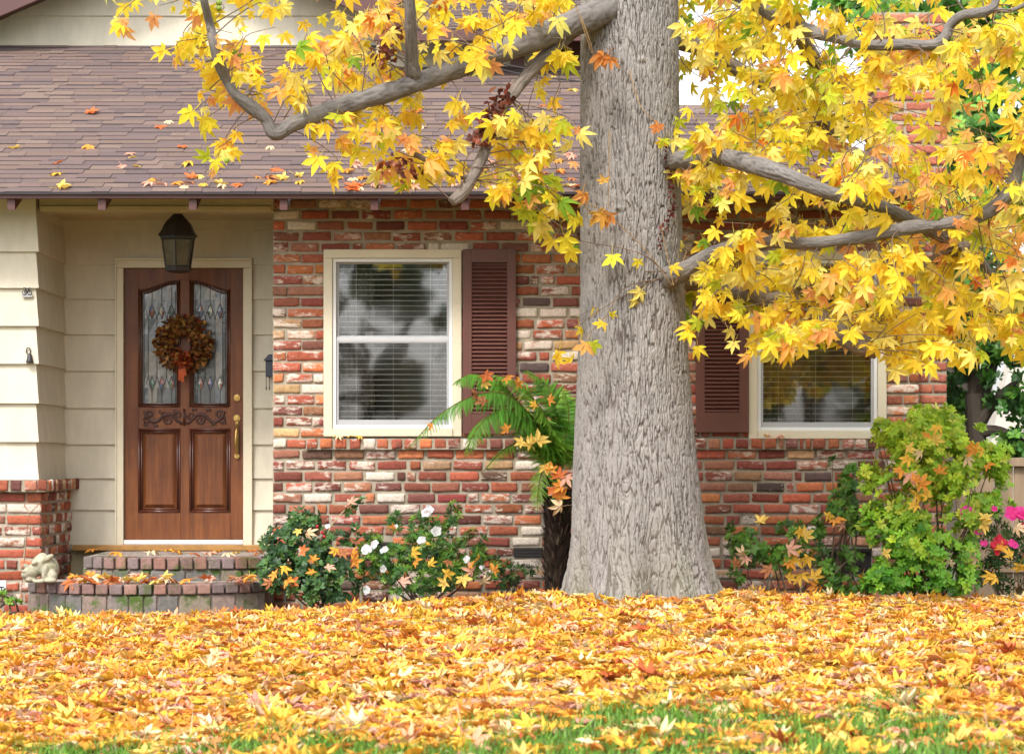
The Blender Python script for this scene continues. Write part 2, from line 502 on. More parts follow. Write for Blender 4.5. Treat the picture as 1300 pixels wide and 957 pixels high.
for (a, b) in ((X(388, YW), X(738, YW)), (X(880, YW), X(1112, YW))):    # projecting header course
    sl = fill(a, b, zl0 - .002, zl1 + .006, (), pitch=(zl1 - zl0 + .008), full=.10, header=.1, bh=.066)
    parts.append(bricks_np(sl, (0, YW - .035, 0), (1, 0, 0), (0, -1, 0)))
V, Fc, C = joinp(parts)
link('brick_facing', np_mesh('brick_facing', V, Fc, M['brick'], C, True), wo)
mb = MB()
for (a, b) in ((X(388, YW), X(738, YW)), (X(880, YW), X(1112, YW))): mb.box(a + .004, b - .004, YW - .024, YW + .01, zl0 + .002, zl1 - .004)
mb.build('sill_mortar', M['mortar'], wo)
for a in v1[:2]:
    mb = MB(); mb.box(a[0], a[1], YW - .002, YW + .010, a[2], a[3]); 
    for k in range(3):
        z = a[2] + (k + .5) * (a[3] - a[2]) / 3; mb.box(a[0] + .004, a[1] - .004, YW - .010, YW - .003, z - .004, z + .004)
    mb.build('foundation_vent', M['black'], house)
a = v1[2]; mb = MB()
mb.box(a[0], a[0] + .025, YW - .02, YW + .03, a[2] - .08, a[3]); mb.box(a[0] + .026, a[1], YW - .02, YW + .03, a[3] - .02, a[3])
mb.box(a[0] + .026, a[1], YW + .008, YW + .011, a[2], a[3] - .021)
mb.build('crawlspace_hatch', M['black'], house)

# side of the wall facing the porch and the far end wall
xs_w = X(790, 17.0); mb = MB(); mb.box(xl, xl + .18, YW + .201, 20, 0, 2.4); mb.box(xr - .2, xr, YW + .201, 18.2, 0, 2.8)
mb.box(X(-160, YP), xs_w, 20.0, 20.2, 0, 3.4)
mb.build('side_wall', M['mortar'], house)

# windows
def window(W, zrail, yface, ybl):
    x0, x1, z0, z1 = W
    c = MB(); w = .062; yf = YW - .022
    c.box(x0, x1, yf, YW + .05, z1 - w, z1); c.box(x0, x0 + w, yf, YW + .05, z0, z1 - w); c.box(x1 - w, x1, yf, YW + .05, z0, z1 - w)
    c.box(x0 + w, x1 - w, yf - .012, YW + .05, z0, z0 + w * .9)
    win = c.build('window', M['trim'], house, bevel=.004)
    s = MB(); a, b, p, q = x0 + w, x1 - w, z0 + w * .9, z1 - w; t = .026
    ys = YW - .006
    s.box(a + .001, a + t, ys, YW + .06, p, q); s.box(b - t, b - .001, ys, YW + .06, p, q); s.box(a + t, b - t, ys, YW + .06, q - t, q - .001); s.box(a + t, b - t, ys, YW + .06, p + .001, p + t)
    s.build('frame', M['white'], win, bevel=.003)
    g = MB(); t2 = .018; a2, b2, p2, q2 = a + t, b - t, p + t, q - t
    for (e, h) in ((p2, zrail - .014), (zrail + .018, q2)):
        yy = YW + (.006 if h < q2 else .026)
        g.box(a2, a2 + t2, yy, yy + .022, e, h); g.box(b2 - t2, b2, yy, yy + .022, e, h)
        g.box(a2 + t2, b2 - t2, yy, yy + .022, e, e + t2 * (2.0 if h < q2 else .6)); g.box(a2 + t2, b2 - t2, yy, yy + .022, h - t2 * .6, h)
    g.build('sash', M['grey'], win, bevel=.002)
    g = MB(); g.box(a2 + .001, b2 - .001, YW + .004, YW + .05, zrail - .0139, zrail + .0179); g.build('meeting_rail', m_simple('light grey vinyl', (.45, .45, .46), .4, .05, 5), win, bevel=.002)
    g = MB(); g.box(a2 + t2, b2 - t2, YW + .018, YW + .021, p2 + .02, zrail - .014); g.box(a2 + t2, b2 - t2, YW + .038, YW + .041, zrail + .018, q2 - .01)
    g.build('pane', M['glass'], win)
    bl = MB(); zz = p2 + .02; yb = YW + .085
    while zz < q2:
        bl.prismx([(yb, zz), (yb, zz + .0022), (yb + .018, zz + .0062), (yb + .036, zz + .0052), (yb + .036, zz + .003), (yb + .018, zz + .004)], a2 - .01, b2 + .01)
        zz += .0375
    for u in (.17, .5, .83): bl.box(a2 + (b2 - a2) * u - .0012, a2 + (b2 - a2) * u + .0012, yb - .003, yb - .001, p2, q2)
    bl.build('blind', M['blind'], win)
    r = MB(); r.box(x0 - .3, x1 + .3, YW + .9, YW + .95, z0 - .5, z1 + .3)
    r.box(x0 - .3, x0 - .28, YW + .201, YW + .9, z0 - .5, z1 + .3); r.box(x1 + .28, x1 + .3, YW + .201, YW + .9, z0 - .5, z1 + .3)
    r.build('room_lining', M['interior'], win)
    return win
window(W1, Z(431, YW), 0, 0); window(W2, Z(431, YW), 0, 0)
# curtains glimpsed inside the first window
def curtain(x0, x1, z0, z1, y):
    n = 40; V = []; 
    for i in range(n + 1):
        x = x0 + (x1 - x0) * i / n; yy = y + .02 * math.sin(i * 1.3) + .008 * math.sin(i * 2.9)
        V += [(x, yy, z0), (x, yy, z1)]
    m = MB(); m.add(V, [(2 * i, 2 * i + 2, 2 * i + 3, 2 * i + 1) for i in range(n)])
    o = m.build('curtain', m_simple('grey curtain', (.22, .20, .17), .9, .15, 8), house, smooth=True)
    s = o.modifiers.new('t', 'SOLIDIFY'); s.thickness = .004
curtain(W1[0] + .02, W1[0] + .34, W1[2] - .1, W1[3], YW + .32)
curtain(W1[1] - .22, W1[1] - .02, W1[2] - .1, W1[3], YW + .32)
curtain(W2[0] + .10, W2[0] + .50, W2[2] - .1, W2[3], YW + .34)

# shutters
def shutter(px0, px1, py0, py1):
    x0, x1, z0, z1 = X(px0, YW), X(px1, YW), Z(py1, YW), Z(py0, YW)
    y0, y1 = YW - .045, YW - .012; s = MB(); w = .062
    s.box(x0, x0 + w, y0, y1, z0, z1); s.box(x1 - w, x1, y0, y1, z0, z1); s.box(x0 + w, x1 - w, y0, y1, z1 - .095, z1); s.box(x0 + w, x1 - w, y0, y1, z0, z0 + .14)
    s.box(x0 + w, x1 - w, y1 - .004, y1, z0 + .14, z1 - .095)
    z = z0 + .145
    while z < z1 - .115:
        s.prismx([(y0 + .004, z), (y0 + .004, z + .006), (y1 - .006, z + .026), (y1 - .006, z + .020)], x0 + w, x1 - w); z += .0285
    return s.build('shutter', M['shutter'], house, bevel=.0025)
shutter(588, 655, 317, 551); shutter(883, 949, 317, 549)

# porch back wall: lapped siding
def boards(mb, x0, x1, y, zs, out=.024, thin=.004):
    for a, b in zip(zs[:-1], zs[1:]):
        mb.prismx([(y, a), (y - out, a), (y - thin, b), (y, b)], x0, x1)
zs = [Z(py, YD) for py in (697, 691, 647, 607, 564, 518, 471, 425, 380, 336, 294, 250)]
dx0, dx1 = X(158, YD), X(309, YD)
mb = MB(); boards(mb, X(80, YD), X(149, YD), YD, zs); boards(mb, X(319, YD), xl + .1, YD, zs)
boards(mb, X(149, YD), X(319, YD), YD, [Z(331, YD), Z(294, YD), Z(250, YD)])
mb.build('porch_wall', M['cream'], house)
mb = MB(); mb.box(X(80, YD), xl + .1, YD + .06, YD + .2, 0, 3.1); mb.build('porch_wall_backing', M['soffit'], house)
# pillar of lapped siding with mitred corner
pz = [Z(py, YP) for py in (609, 561, 512, 462, 414, 366, 320, 272)]
px_c = X(45, YP)
mb = MB()
for a, b in zip(pz[:-1], pz[1:]):
    ob, ot = .030, .004; xL = X(-150, YP); yb_ = YD
    vs = [(xL, YP - ob, a), (px_c + ob, YP - ob, a), (px_c + ot, YP - ot, b), (xL, YP - ot, b), (px_c + ob, yb_, a), (px_c + ot, yb_, b), (px_c - .01, YP + .02, a), (xL, YP + .02, a), (px_c - .01, yb_, a)]
    mb.add(vs, [(0, 1, 2, 3), (1, 4, 5, 2), (0, 7, 6, 1), (1, 6, 8, 4)])
mb.build('siding_pillar', M['cream'], house)
mb = MB(); mb.box(X(-150, YP), px_c + .001, YP + .001, YD, .95, 3.05); mb.build('pillar_frieze', M['trim'], house)
# porch header beam, soffit, ceiling
mb = MB(); mb.box(px_c + .02, xl + .02, YW - .12, YW + .04, Z(268, 14.88), 3.06); mb.box(px_c + .03, xl + .01, YW - .145, YW - .121, Z(268, 14.86), Z(262, 14.86))
mb.build('porch_beam', M['soffit'], house, bevel=.003)
mb = MB(); mb.box(px_c, xl, YW + .041, YD + .05, 2.86, 2.88); mb.build('porch_ceiling', M['soffit'], house)
xR = X(1190, YE)
mb = MB(); mb.prismx([(YE + .02, ZE - .035), (YE + .02, ZE - .02), (15.05, roofz(15.05) - .02), (15.05, roofz(15.05) - .035)], X(-190, YE), 2.55); mb.prismx([(YE + .02, ZE - .035), (YE + .02, ZE - .02), (14.7, ZE - .018), (14.7, ZE - .035)], 2.551, xR - .03); mb.build('soffit', M['soffit'], house)
# fascia
mb = MB(); mb.box(X(-190, YE), xR + .01, YE - .008, YE + .016, Z(252.5, YE), ZE - .006); mb.box(X(-190, YE), xR + .012, YE - .016, YE - .009, Z(246.5, YE), ZE - .004)
mb.build('fascia', M['fascia'], house, bevel=.003)
for i in range(-1, 11):
    c = X(8 + 115.5 * i, YE)
    if c > xR: continue
    zb = Z(268, YE + .06); y0 = YE + .02
    mb = MB(); mb.prismx([(y0, zb), (y0, ZE - .036), (15.1, ZE - .036 + SL * (15.1 - y0)), (15.1, zb + SL * (15.1 - y0))], c, c + .055)
    mb.build('rafter_tail', M['fascia'], house, bevel=.003)

# roof of shingle courses
SP = [(.150, .100, .086), (.180, .124, .100), (.120, .084, .080), (.162, .108, .086), (.138, .095, .086)]
def shingle_roof(mb, xf0, xf1, y0, z0, y1, slope, rows):
    dy = (y1 - y0) / rows
    for r in range(rows):
        a, b = y0 + r * dy, y0 + (r + 1) * dy + dy * .35
        xa, xb = xf0(a), xf1(a)
        x = xa - R.uniform(0, .2)
        while x < xb:
            w = R.choice([.12, .16, .22, .30, .40]) * R.uniform(.9, 1.1)
            t = .012 + (.0035 if R.rand() < .5 else 0); p, q = max(x, xa), min(x + w - .003, xb)
            if q - p > .01:
                c = np.array(SP[R.randint(5)]) * R.uniform(.93, 1.07); mb.col(*c)
                za, zb = z0 + slope * (a - y0), z0 + slope * (b - y0)
                jy = R.uniform(-.003, .003)
                mb.add([(p, a + jy, za - .004), (q, a + jy, za - .004), (q, a + jy, za + t), (p, a + jy, za + t), (p, b, zb + t - .006), (q, b, zb + t - .006), (p, b, zb - .012), (q, b, zb - .012)],
                       [(3, 2, 5, 4), (0, 3, 4, 6), (1, 7, 5, 2)])
                mb.col(.045, .036, .038); mb.add([(p, a + jy - .0004, za - .006), (q, a + jy - .0004, za - .006), (q, a + jy - .0004, za + t - .0005), (p, a + jy - .0004, za + t - .0005)], [(0, 1, 2, 3)])  # dark cut edge, painted near black as the shadow line under each course
            x += w
YG = 18.27; YU = 17.58
ridgeY = 4.676 / (SL - 440 / F) * 1.0
ridgeY = (CAMZ - ZE + SL * YE) / (SL - (HOR - 141) / F)
xs = X(800, 17.0)
mb = MB()
hx0, hx1 = X(1190, YE), X(985, ridgeY)
def xright(y):
    return hx1 + (hx0 - hx1) * (ridgeY - y) / (ridgeY - YE) if y <= ridgeY else xs
rows_a = int(round((ridgeY - YE) * math.hypot(1, SL) / .104))
dyr = (ridgeY - YE) / rows_a
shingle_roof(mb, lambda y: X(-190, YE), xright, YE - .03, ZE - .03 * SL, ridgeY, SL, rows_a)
rows_b = int(round((YG - ridgeY) / dyr))
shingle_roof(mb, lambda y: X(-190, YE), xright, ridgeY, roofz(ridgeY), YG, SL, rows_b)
roof = mb.build('roof', M['shingle'], house)
mb = MB().col(.2, .15, .14)       # deck under the shingles, back slope and hip end
mb.add([(X(-190, YE), YE, ZE - .012), (hx0, YE, ZE - .012), (hx1, ridgeY, roofz(ridgeY) - .012), (xs, ridgeY, roofz(ridgeY) - .012), (xs, YG + .1, roofz(YG + .1) - .012), (X(-190, YE), YG + .1, roofz(YG + .1) - .012),
        (hx1, ridgeY + .01, roofz(ridgeY) - .012), (xs, ridgeY + .01, roofz(ridgeY) - .012), (hx0, ridgeY + 2.2, ZE - .1), (xs, ridgeY + 2.2, ZE - .1)],
       [(0, 1, 2, 3), (0, 3, 4, 5), (6, 7, 9, 8), (1, 8, 6)])
mb.build('roof_deck', M['shingle'], roof)
mb = MB().col(.19, .14, .13)
for i in range(12):
    a = hx1 + (xs - hx1) * i / 12; b = hx1 + (xs - hx1) * (i + 1.1) / 12; z = roofz(ridgeY) + .012 + .003 * (i % 2)
    mb.add([(a, ridgeY - .12, z - .05), (b, ridgeY - .12, z - .055), (b, ridgeY, z), (a, ridgeY, z + .004), (a, ridgeY + .12, z - .05), (b, ridgeY + .12, z - .055)], [(0, 1, 2, 3), (3, 2, 5, 4)])
mb.build('ridge_cap', M['shingle'], roof)

# gable of the upper storey
gx = [X(-190, YG), X(483, YG)]
zs2 = [Z(py, YG) for py in (60, 21, -17, -55, -95)]
mb = MB(); boards(mb, gx[0], gx[1], YG, zs2, .022); mb.build('gable_wall', M['cream'], house)
mb = MB(); mb.box(gx[0], gx[1], YG + .002, 20.5, roofz(YG) - .6, Z(-95, YG)); mb.build('upper_storey', M['soffit'], house)
yb0 = YG - .42
def barge(pa, pb, name):
    a = (X(pa[0], yb0), Z(pa[1], yb0)); b = (X(pb[0], yb0), Z(pb[1], yb0)); w = .17
    m = MB(); m.prism([a, b, (b[0], b[1] + w), (a[0], a[1] + w)] if a[0] < b[0] else [b, a, (a[0], a[1] + w), (b[0], b[1] + w)], yb0, yb0 + .04)
    m.prism([(a[0], a[1] + w * .55), (b[0], b[1] + w * .55), (b[0], b[1] + w * .75), (a[0], a[1] + w * .75)], yb0 + .041, YG + .3)
    m.build(name, M['fascia'], house, bevel=.004)
barge((-60, 47), (235, -80), 'barge_board'); barge((235, -80), (500, 36), 'barge_board')
# upper roof right of the gable
yue = YU - .5; zue = Z(38, yue)
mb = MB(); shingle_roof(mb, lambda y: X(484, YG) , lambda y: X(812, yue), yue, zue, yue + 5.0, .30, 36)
mb.build('upper_roof', M['shingle'], house)
mb = MB(); mb.box(X(484, YG), X(812, yue), yue - .0, yue + .03, zue - .09, zue - .006); mb.build('upper_fascia', M['fascia'], house, bevel=.003)
mb = MB(); boards(mb, X(484, YU), X(805, YU), YU, [roofz(YU) - .05, roofz(YU) + .12, roofz(YU) + .26]); mb.build('upper_wall', M['cream'], house)
mb = MB(); mb.box(X(484, YG) + .001, X(805, YU), YU + .02, 19.4, roofz(YU) - .2, zue + .12); mb.build('upper_wall_core', M['soffit'], house)
for a, b, c, d in ((692, 737, 96, 55), (648, 665, 92, 62)):
    mb = MB(); mb.box(X(a, YU), X(b, YU), YU - .07, YU - .026, Z(c, YU), Z(d, YU)); mb.build('upper_shutter', M['fascia'], house, bevel=.004)

# chimney
yc = 15.15; cx0, cx1 = X(1112, yc), X(1202, yc); zc = Z(46, yc)
cb = [bricks_np(fill(cx0, cx1, 0, zc, (), header=.05), (0, yc, 0), (1, 0, 0), (0, -1, 0))]
cb.append(bricks_np(fill(0, .5, 0, zc, (), header=.1), (cx0, yc + .5, 0), (0, -1, 0), (-1, 0, 0)))
cb.append(bricks_np(fill(cx0 - .03, cx1 + .03, zc, zc + .16, (), header=.4), (0, yc - .03, 0), (1, 0, 0), (0, -1, 0)))
for k in range(len(cb)):
    V_, F_, C_ = cb[k]; C_ = C_.copy(); C_[:, :3] = C_[:, :3] * .4 + np.array([.40, .13, .085]) * .6; C_[:, 3] *= .5; cb[k] = (V_, F_, C_)
V, Fc, C = joinp(cb)
mb = MB(); mb.box(cx0 + .010, cx1, yc + .010, yc + .5, 0, zc - .002); mb.box(cx0 - .02, cx1 + .03, yc - .02, yc + .53, zc, zc + .165)
ch = mb.build('chimney', M['mortar'], house)
link('chimney_bricks', np_mesh('chimney_bricks', V, Fc, M['brick'], C, True), ch)

# brick pier under the siding pillar
yp = 14.76; xp = X(52, yp)
pzt = Z(624, yp)
pb = [bricks_np(fill(X(-150, yp), xp, 0, pzt, (), header=.12), (0, yp, 0), (1, 0, 0), (0, -1, 0)),
      bricks_np(fill(0, YD - yp, 0, pzt, (), full=.10, header=.1), (xp, yp, 0), (0, 1, 0), (1, 0, 0))]
zcp = Z(609, yp - .06)
pb.append(bricks_np(fill(X(-150, yp), xp + .055, pzt + .004, zcp, (), pitch=zcp - pzt, full=.10, header=.05, bh=.072), (0, yp - .06, 0), (1, 0, 0), (0, -1, 0)))
pb.append(bricks_np(fill(0, YD - yp + .06, pzt + .004, zcp, (), pitch=zcp - pzt, full=.075, header=.0, bh=.072), (xp + .055, yp - .06, 0), (0, 1, 0), (1, 0, 0)))
V, Fc, C = joinp(pb)
mb = MB(); mb.box(X(-150, yp), xp - .010, yp + .010, YD, 0, pzt); mb.box(X(-150, yp), xp + .045, yp - .05, YD, pzt, zcp - .006)
po = mb.build('brick_pier', M['mortar'], house)
link('pier_bricks', np_mesh('pier_bricks', V, Fc, M['brick'], C, True), po)

# ------------------------------------------------------------------ front door
YL = YD - .01     # door leaf face
def dx(px): return X(px, YL)
def dz(py): return Z(py, YL)
mb = MB()
for a, b, c, d in ((149, 157.6, 331, 692), (309.4, 319, 331, 692)): mb.box(dx(a), dx(b), YL - .035, YD + .05, dz(d), dz(c + 9.6))
mb.box(dx(149), dx(319), YL - .035, YD + .05, dz(340.5), dz(331))
for a, b in ((147, 149.5), (318.5, 321)): mb.box(dx(a), dx(b), YL - .045, YD, dz(692), dz(329))
mb.box(dx(147), dx(321), YL - .046, YD, dz(331), dz(328))
mb.build('door_frame', M['trim'], house, bevel=.004)
d = MB(); y0, y1 = YL, YL + .045
d.box(dx(158), dx(175.5), y0, y1, dz(685), dz(341)); d.box(dx(292.5), dx(309), y0, y1, dz(685), dz(341))
d.box(dx(229), dx(240.5), y0 + .0005, y1, dz(685), dz(355))
for a, b in ((175.5, 229), (240.5, 292.5)):
    d.box(dx(a), dx(b), y0 + .001, y1, dz(685), dz(650)); d.box(dx(a), dx(b), y0 + .001, y1, dz(544), dz(517))
def arch(a, b, flip, n=12):
    pts = []
    for i in range(n + 1):
        t = i / n; u = 1 - t if flip else t
        s = .5 - .5 * math.cos(PI * min(1, max(0, (u - .05) / .85)))
        pts.append((a + (b - a) * t, 367.5 - 11.5 * s))
    return pts
for a, b, fl in ((175.5, 229, False), (240.5, 292.5, True)):
    ar = arch(a, b, fl); poly = [(dx(p), dz(q)) for p, q in ar] + [(dx(b), dz(341)), (dx(a), dz(341))]
    d.prism(poly, y0 + .001, y1)
d.box(dx(229), dx(240.5), y0 + .0015, y1, dz(355), dz(341))
door = d.build('front_door', M['door'], house, bevel=.002)
mol = MB()
for a, b, fl in ((175.5, 229, False), (240.5, 292.5, True)):
    for ins, rr, yy in ((1.2, .007, 0), (4.2, .0055, .006)):
        ar = arch(a + ins, b - ins, fl); path = [(dx(p), YL + yy, dz(q + ins)) for p, q in ar] + [(dx(b - ins), YL + yy, dz(517 - ins)), (dx(a + ins), YL + yy, dz(517 - ins))]
        path = [path[-1]] + path + []
        for i in range(len(path) - 1): mol.tube([path[i], path[i + 1]], rr, 8)
    for ins, rr, yy in ((1, .008, 0), (4, .006, .008)):
        c = [(dx(a + ins), YL + yy, dz(544 + ins)), (dx(b - ins), YL + yy, dz(544 + ins)), (dx(b - ins), YL + yy, dz(650 - ins)), (dx(a + ins), YL + yy, dz(650 - ins))]
        for i in range(4): mol.tube([c[i], c[(i + 1) % 4]], rr, 8)
mol.build('moulding', m_simple('red brown moulding', (.075, .018, .009), .35, .2, 20, coat=.3), door, smooth=True)
for a, b in ((175.5, 229), (240.5, 292.5)):
    m = MB(); m.box(dx(a) , dx(b), YL + .026, YL + .040, dz(650), dz(544))
    i0, i1 = 6, 10
    A = [(dx(a + i0), YL + .024, dz(650 - i0)), (dx(b - i0), YL + .024, dz(650 - i0)), (dx(b - i0), YL + .024, dz(544 + i0)), (dx(a + i0), YL + .024, dz(544 + i0))]
    B = [(dx(a + i1), YL + .008, dz(650 - i1)), (dx(b - i1), YL + .008, dz(650 - i1)), (dx(b - i1), YL + .008, dz(544 + i1)), (dx(a + i1), YL + .008, dz(544 + i1))]
    m.add(A + B, [(4, 5, 6, 7), (0, 1, 5, 4), (1, 2, 6, 5), (2, 3, 7, 6), (3, 0, 4, 7)])
    m.build('door_panel', M['door'], door)
GC = [(.22, .20, .17), (.12, .13, .14), (.06, .065, .07), (.16, .18, .20), (.28, .27, .25), (.09, .09, .09), (.18, .16, .14)]
for a, b, fl, cs in ((175.5, 229, False, (192.4, 204.8, 217.3)), (240.5, 292.5, True, (254, 266.2, 279))):
    g = MB(); yg = YL + .022
    a2, b2 = a + 5.3, b - 5.3
    xsn = [a2] + [(cs[0] + a2) / 2 + 1] + [(cs[i] + cs[i + 1]) / 2 for i in range(2)] + [(cs[2] + b2) / 2 - 1, b2]
    ysn = [355, 380, 404, 425, 447, 468, 492, 513]
    for i in range(len(xsn) - 1):
        for j in range(len(ysn) - 1):
            g.col(*(np.array(GC[R.randint(len(GC))]) * (1 if 0 < i < 4 else .45)))
            top = ysn[j]
            if j == 0: 
                t = ((xsn[i] + xsn[i + 1]) / 2 - a) / (b - a); u = 1 - t if fl else t; top = 368 - 11 * (.5 - .5 * math.cos(PI * u))
            ty = R.uniform(-.0015, .0015, 4); q = [(dx(xsn[i]), dz(ysn[j + 1])), (dx(xsn[i + 1]), dz(ysn[j + 1])), (dx(xsn[i + 1]), dz(top)), (dx(xsn[i]), dz(top))]
            g.add([(q[k][0], yg + ty[k], q[k][1]) for k in range(4)] + [(q[k][0], yg + .006, q[k][1]) for k in range(4)], [(0, 1, 2, 3), (7, 6, 5, 4), (0, 4, 5, 1), (2, 6, 7, 3)])
    g.build('door_glass', M['leadglass'], door)
    l = MB(); yl = yg - .003; jewels = []
    for c in cs:
        for cy in (395, 487):
            hw, hh = 3.6, 9.5
            q = [(c, cy - hh), (c + hw, cy), (c, cy + hh), (c - hw, cy)]
            dm = MB(); jewels.append(dm)
            for k in range(4):
                l.tube([(dx(q[k][0]), yl, dz(q[k][1])), (dx(q[(k + 1) % 4][0]), yl, dz(q[(k + 1) % 4][1]))], .0028, 6)
                dm.col(*[(.5, .5, .46), (.12, .16, .3), (.3, .1, .08), (.08, .09, .1), (.55, .5, .4), (.1, .2, .14)][R.randint(6)])
                dm.add([(dx(q[k][0]), yl + .001, dz(q[k][1])), (dx(q[(k + 1) % 4][0]), yl + .001, dz(q[(k + 1) % 4][1])), (dx(c), yl - .005, dz(cy))], [(0, 2, 1)])
        tt = (c - a) / (b - a); u = 1 - tt if fl else tt; tp = 368 - 11 * (.5 - .5 * math.cos(PI * u))
        l.tube([(dx(c), yl, dz(385.5)), (dx(c), yl, dz(tp))], .0022, 6); l.tube([(dx(c), yl, dz(496.5)), (dx(c), yl, dz(513))], .0022, 6)
    for i in range(1, 5):
        x = xsn[i]
        l.tube([(dx(x), yl, dz(406)), (dx(x), yl, dz(476))], .0022, 6)
        for cc in (x - 2.6, x + 2.6):
            l.tube([(dx(x), yl, dz(406)), (dx((x + cc) / 2), yl, dz(399)), (dx(cc), yl, dz(395))], .0022, 6)
            l.tube([(dx(x), yl, dz(476)), (dx((x + cc) / 2), yl, dz(483)), (dx(cc), yl, dz(487))], .0022, 6)
    for x in (a2 + 1.6, b2 - 1.6): l.tube([(dx(x), yl, dz(368)), (dx(x), yl, dz(513))], .002, 6)
    l.build('lead_came', M['lead'], door); [q_.build('glass_jewel', M['leadglass'], door) for q_ in jewels]
# carved scroll
sc_ = MB()
def scroll(cx, cy, r0, turns, a0, sgn, rad=.0085, out=None):
    pts = []
    for i in range(26):
        t = i / 25; r = r0 * (1 - .80 * t); a = a0 + sgn * turns * 2 * PI * t
        pts.append((dx(cx + r * math.cos(a)), YL - .002, dz(cy - r * math.sin(a))))
    sc_.tube(pts, [rad * (1 - .4 * i / 25) for i in range(26)], 8)
for s in (-1, 1):
    c0 = 234
    scroll(c0 + s * 20, 533, 6.5, 1.4, PI * .5, -s); scroll(c0 + s * 44, 526, 6, 1.3, -PI * .5, s); scroll(c0 + s * 8, 527, 5, 1.2, PI, s)
    scroll(c0 + s * 47, 533, 5, 1.1, PI * .4, -s)
    pa = [(c0 + s * 3, 538), (c0 + s * 10, 533), (c0 + s * 17, 526), (c0 + s * 26, 527), (c0 + s * 33, 534), (c0 + s * 41, 535), (c0 + s * 48, 529), (c0 + s * 51, 522)]
    sp = spline([(dx(p), YL - .003, dz(q)) for p, q in pa], 24); sc_.tube(sp, [.011 - .005 * abs(i / 23 - .4) for i in range(24)], 8)
    for p, q, r in ((30, 522, 5), (37, 539, 4), (50, 538, 4), (12, 521, 4)):
        scroll(c0 + s * p, q, r * .7, .8, 0, s, .007)
sc_.tube([(dx(234), YL - .003, dz(519)), (dx(234), YL - .003, dz(540))], .009, 8)
sc_.build('carved_scroll', M['doordark'], door, smooth=True)
m = MB(); 
def disc(m, px, py, r, y0, y1, n=16):
    m.prism([(dx(px) + r * math.cos(2 * PI * k / n), dz(py) + r * math.sin(2 * PI * k / n)) for k in range(n)], y0, y1)
disc(m, 301, 505, .026, YL - .014, YL); disc(m, 301, 505, .014, YL - .024, YL - .0141); m.build('deadbolt', M['brass'], door, smooth=False, bevel=.003)
m = MB(); disc(m, 301, 531, .026, YL - .012, YL); disc(m, 301, 531, .015, YL - .022, YL - .0121)
sp = spline([(dx(301), YL - .012, dz(538)), (dx(301), YL - .045, dz(547)), (dx(300.5), YL - .055, dz(558)), (dx(300.5), YL - .045, dz(569)), (dx(301), YL - .012, dz(577))], 20)
m.tube(sp, [.007 + .005 * math.sin(PI * i / 19) for i in range(20)], 10)
m.box(dx(299), dx(303), YL - .012, YL, dz(582), dz(534)); disc(m, 301, 579, .020, YL - .014, YL)
m.build('door_handle', M['brass'], door, smooth=False, bevel=.002)
m = MB(); m.box(dx(158), dx(309), YL - .03, YL + .03, dz(690.5), dz(685.2)); m.build('door_sill', M['white'], house, bevel=.002)
m = MB(); m.box(X(95, YD), xl - .002, YD - .10, YD + .02, .4085, dz(691)); m.build('threshold', M['ochre'], house, bevel=.004)

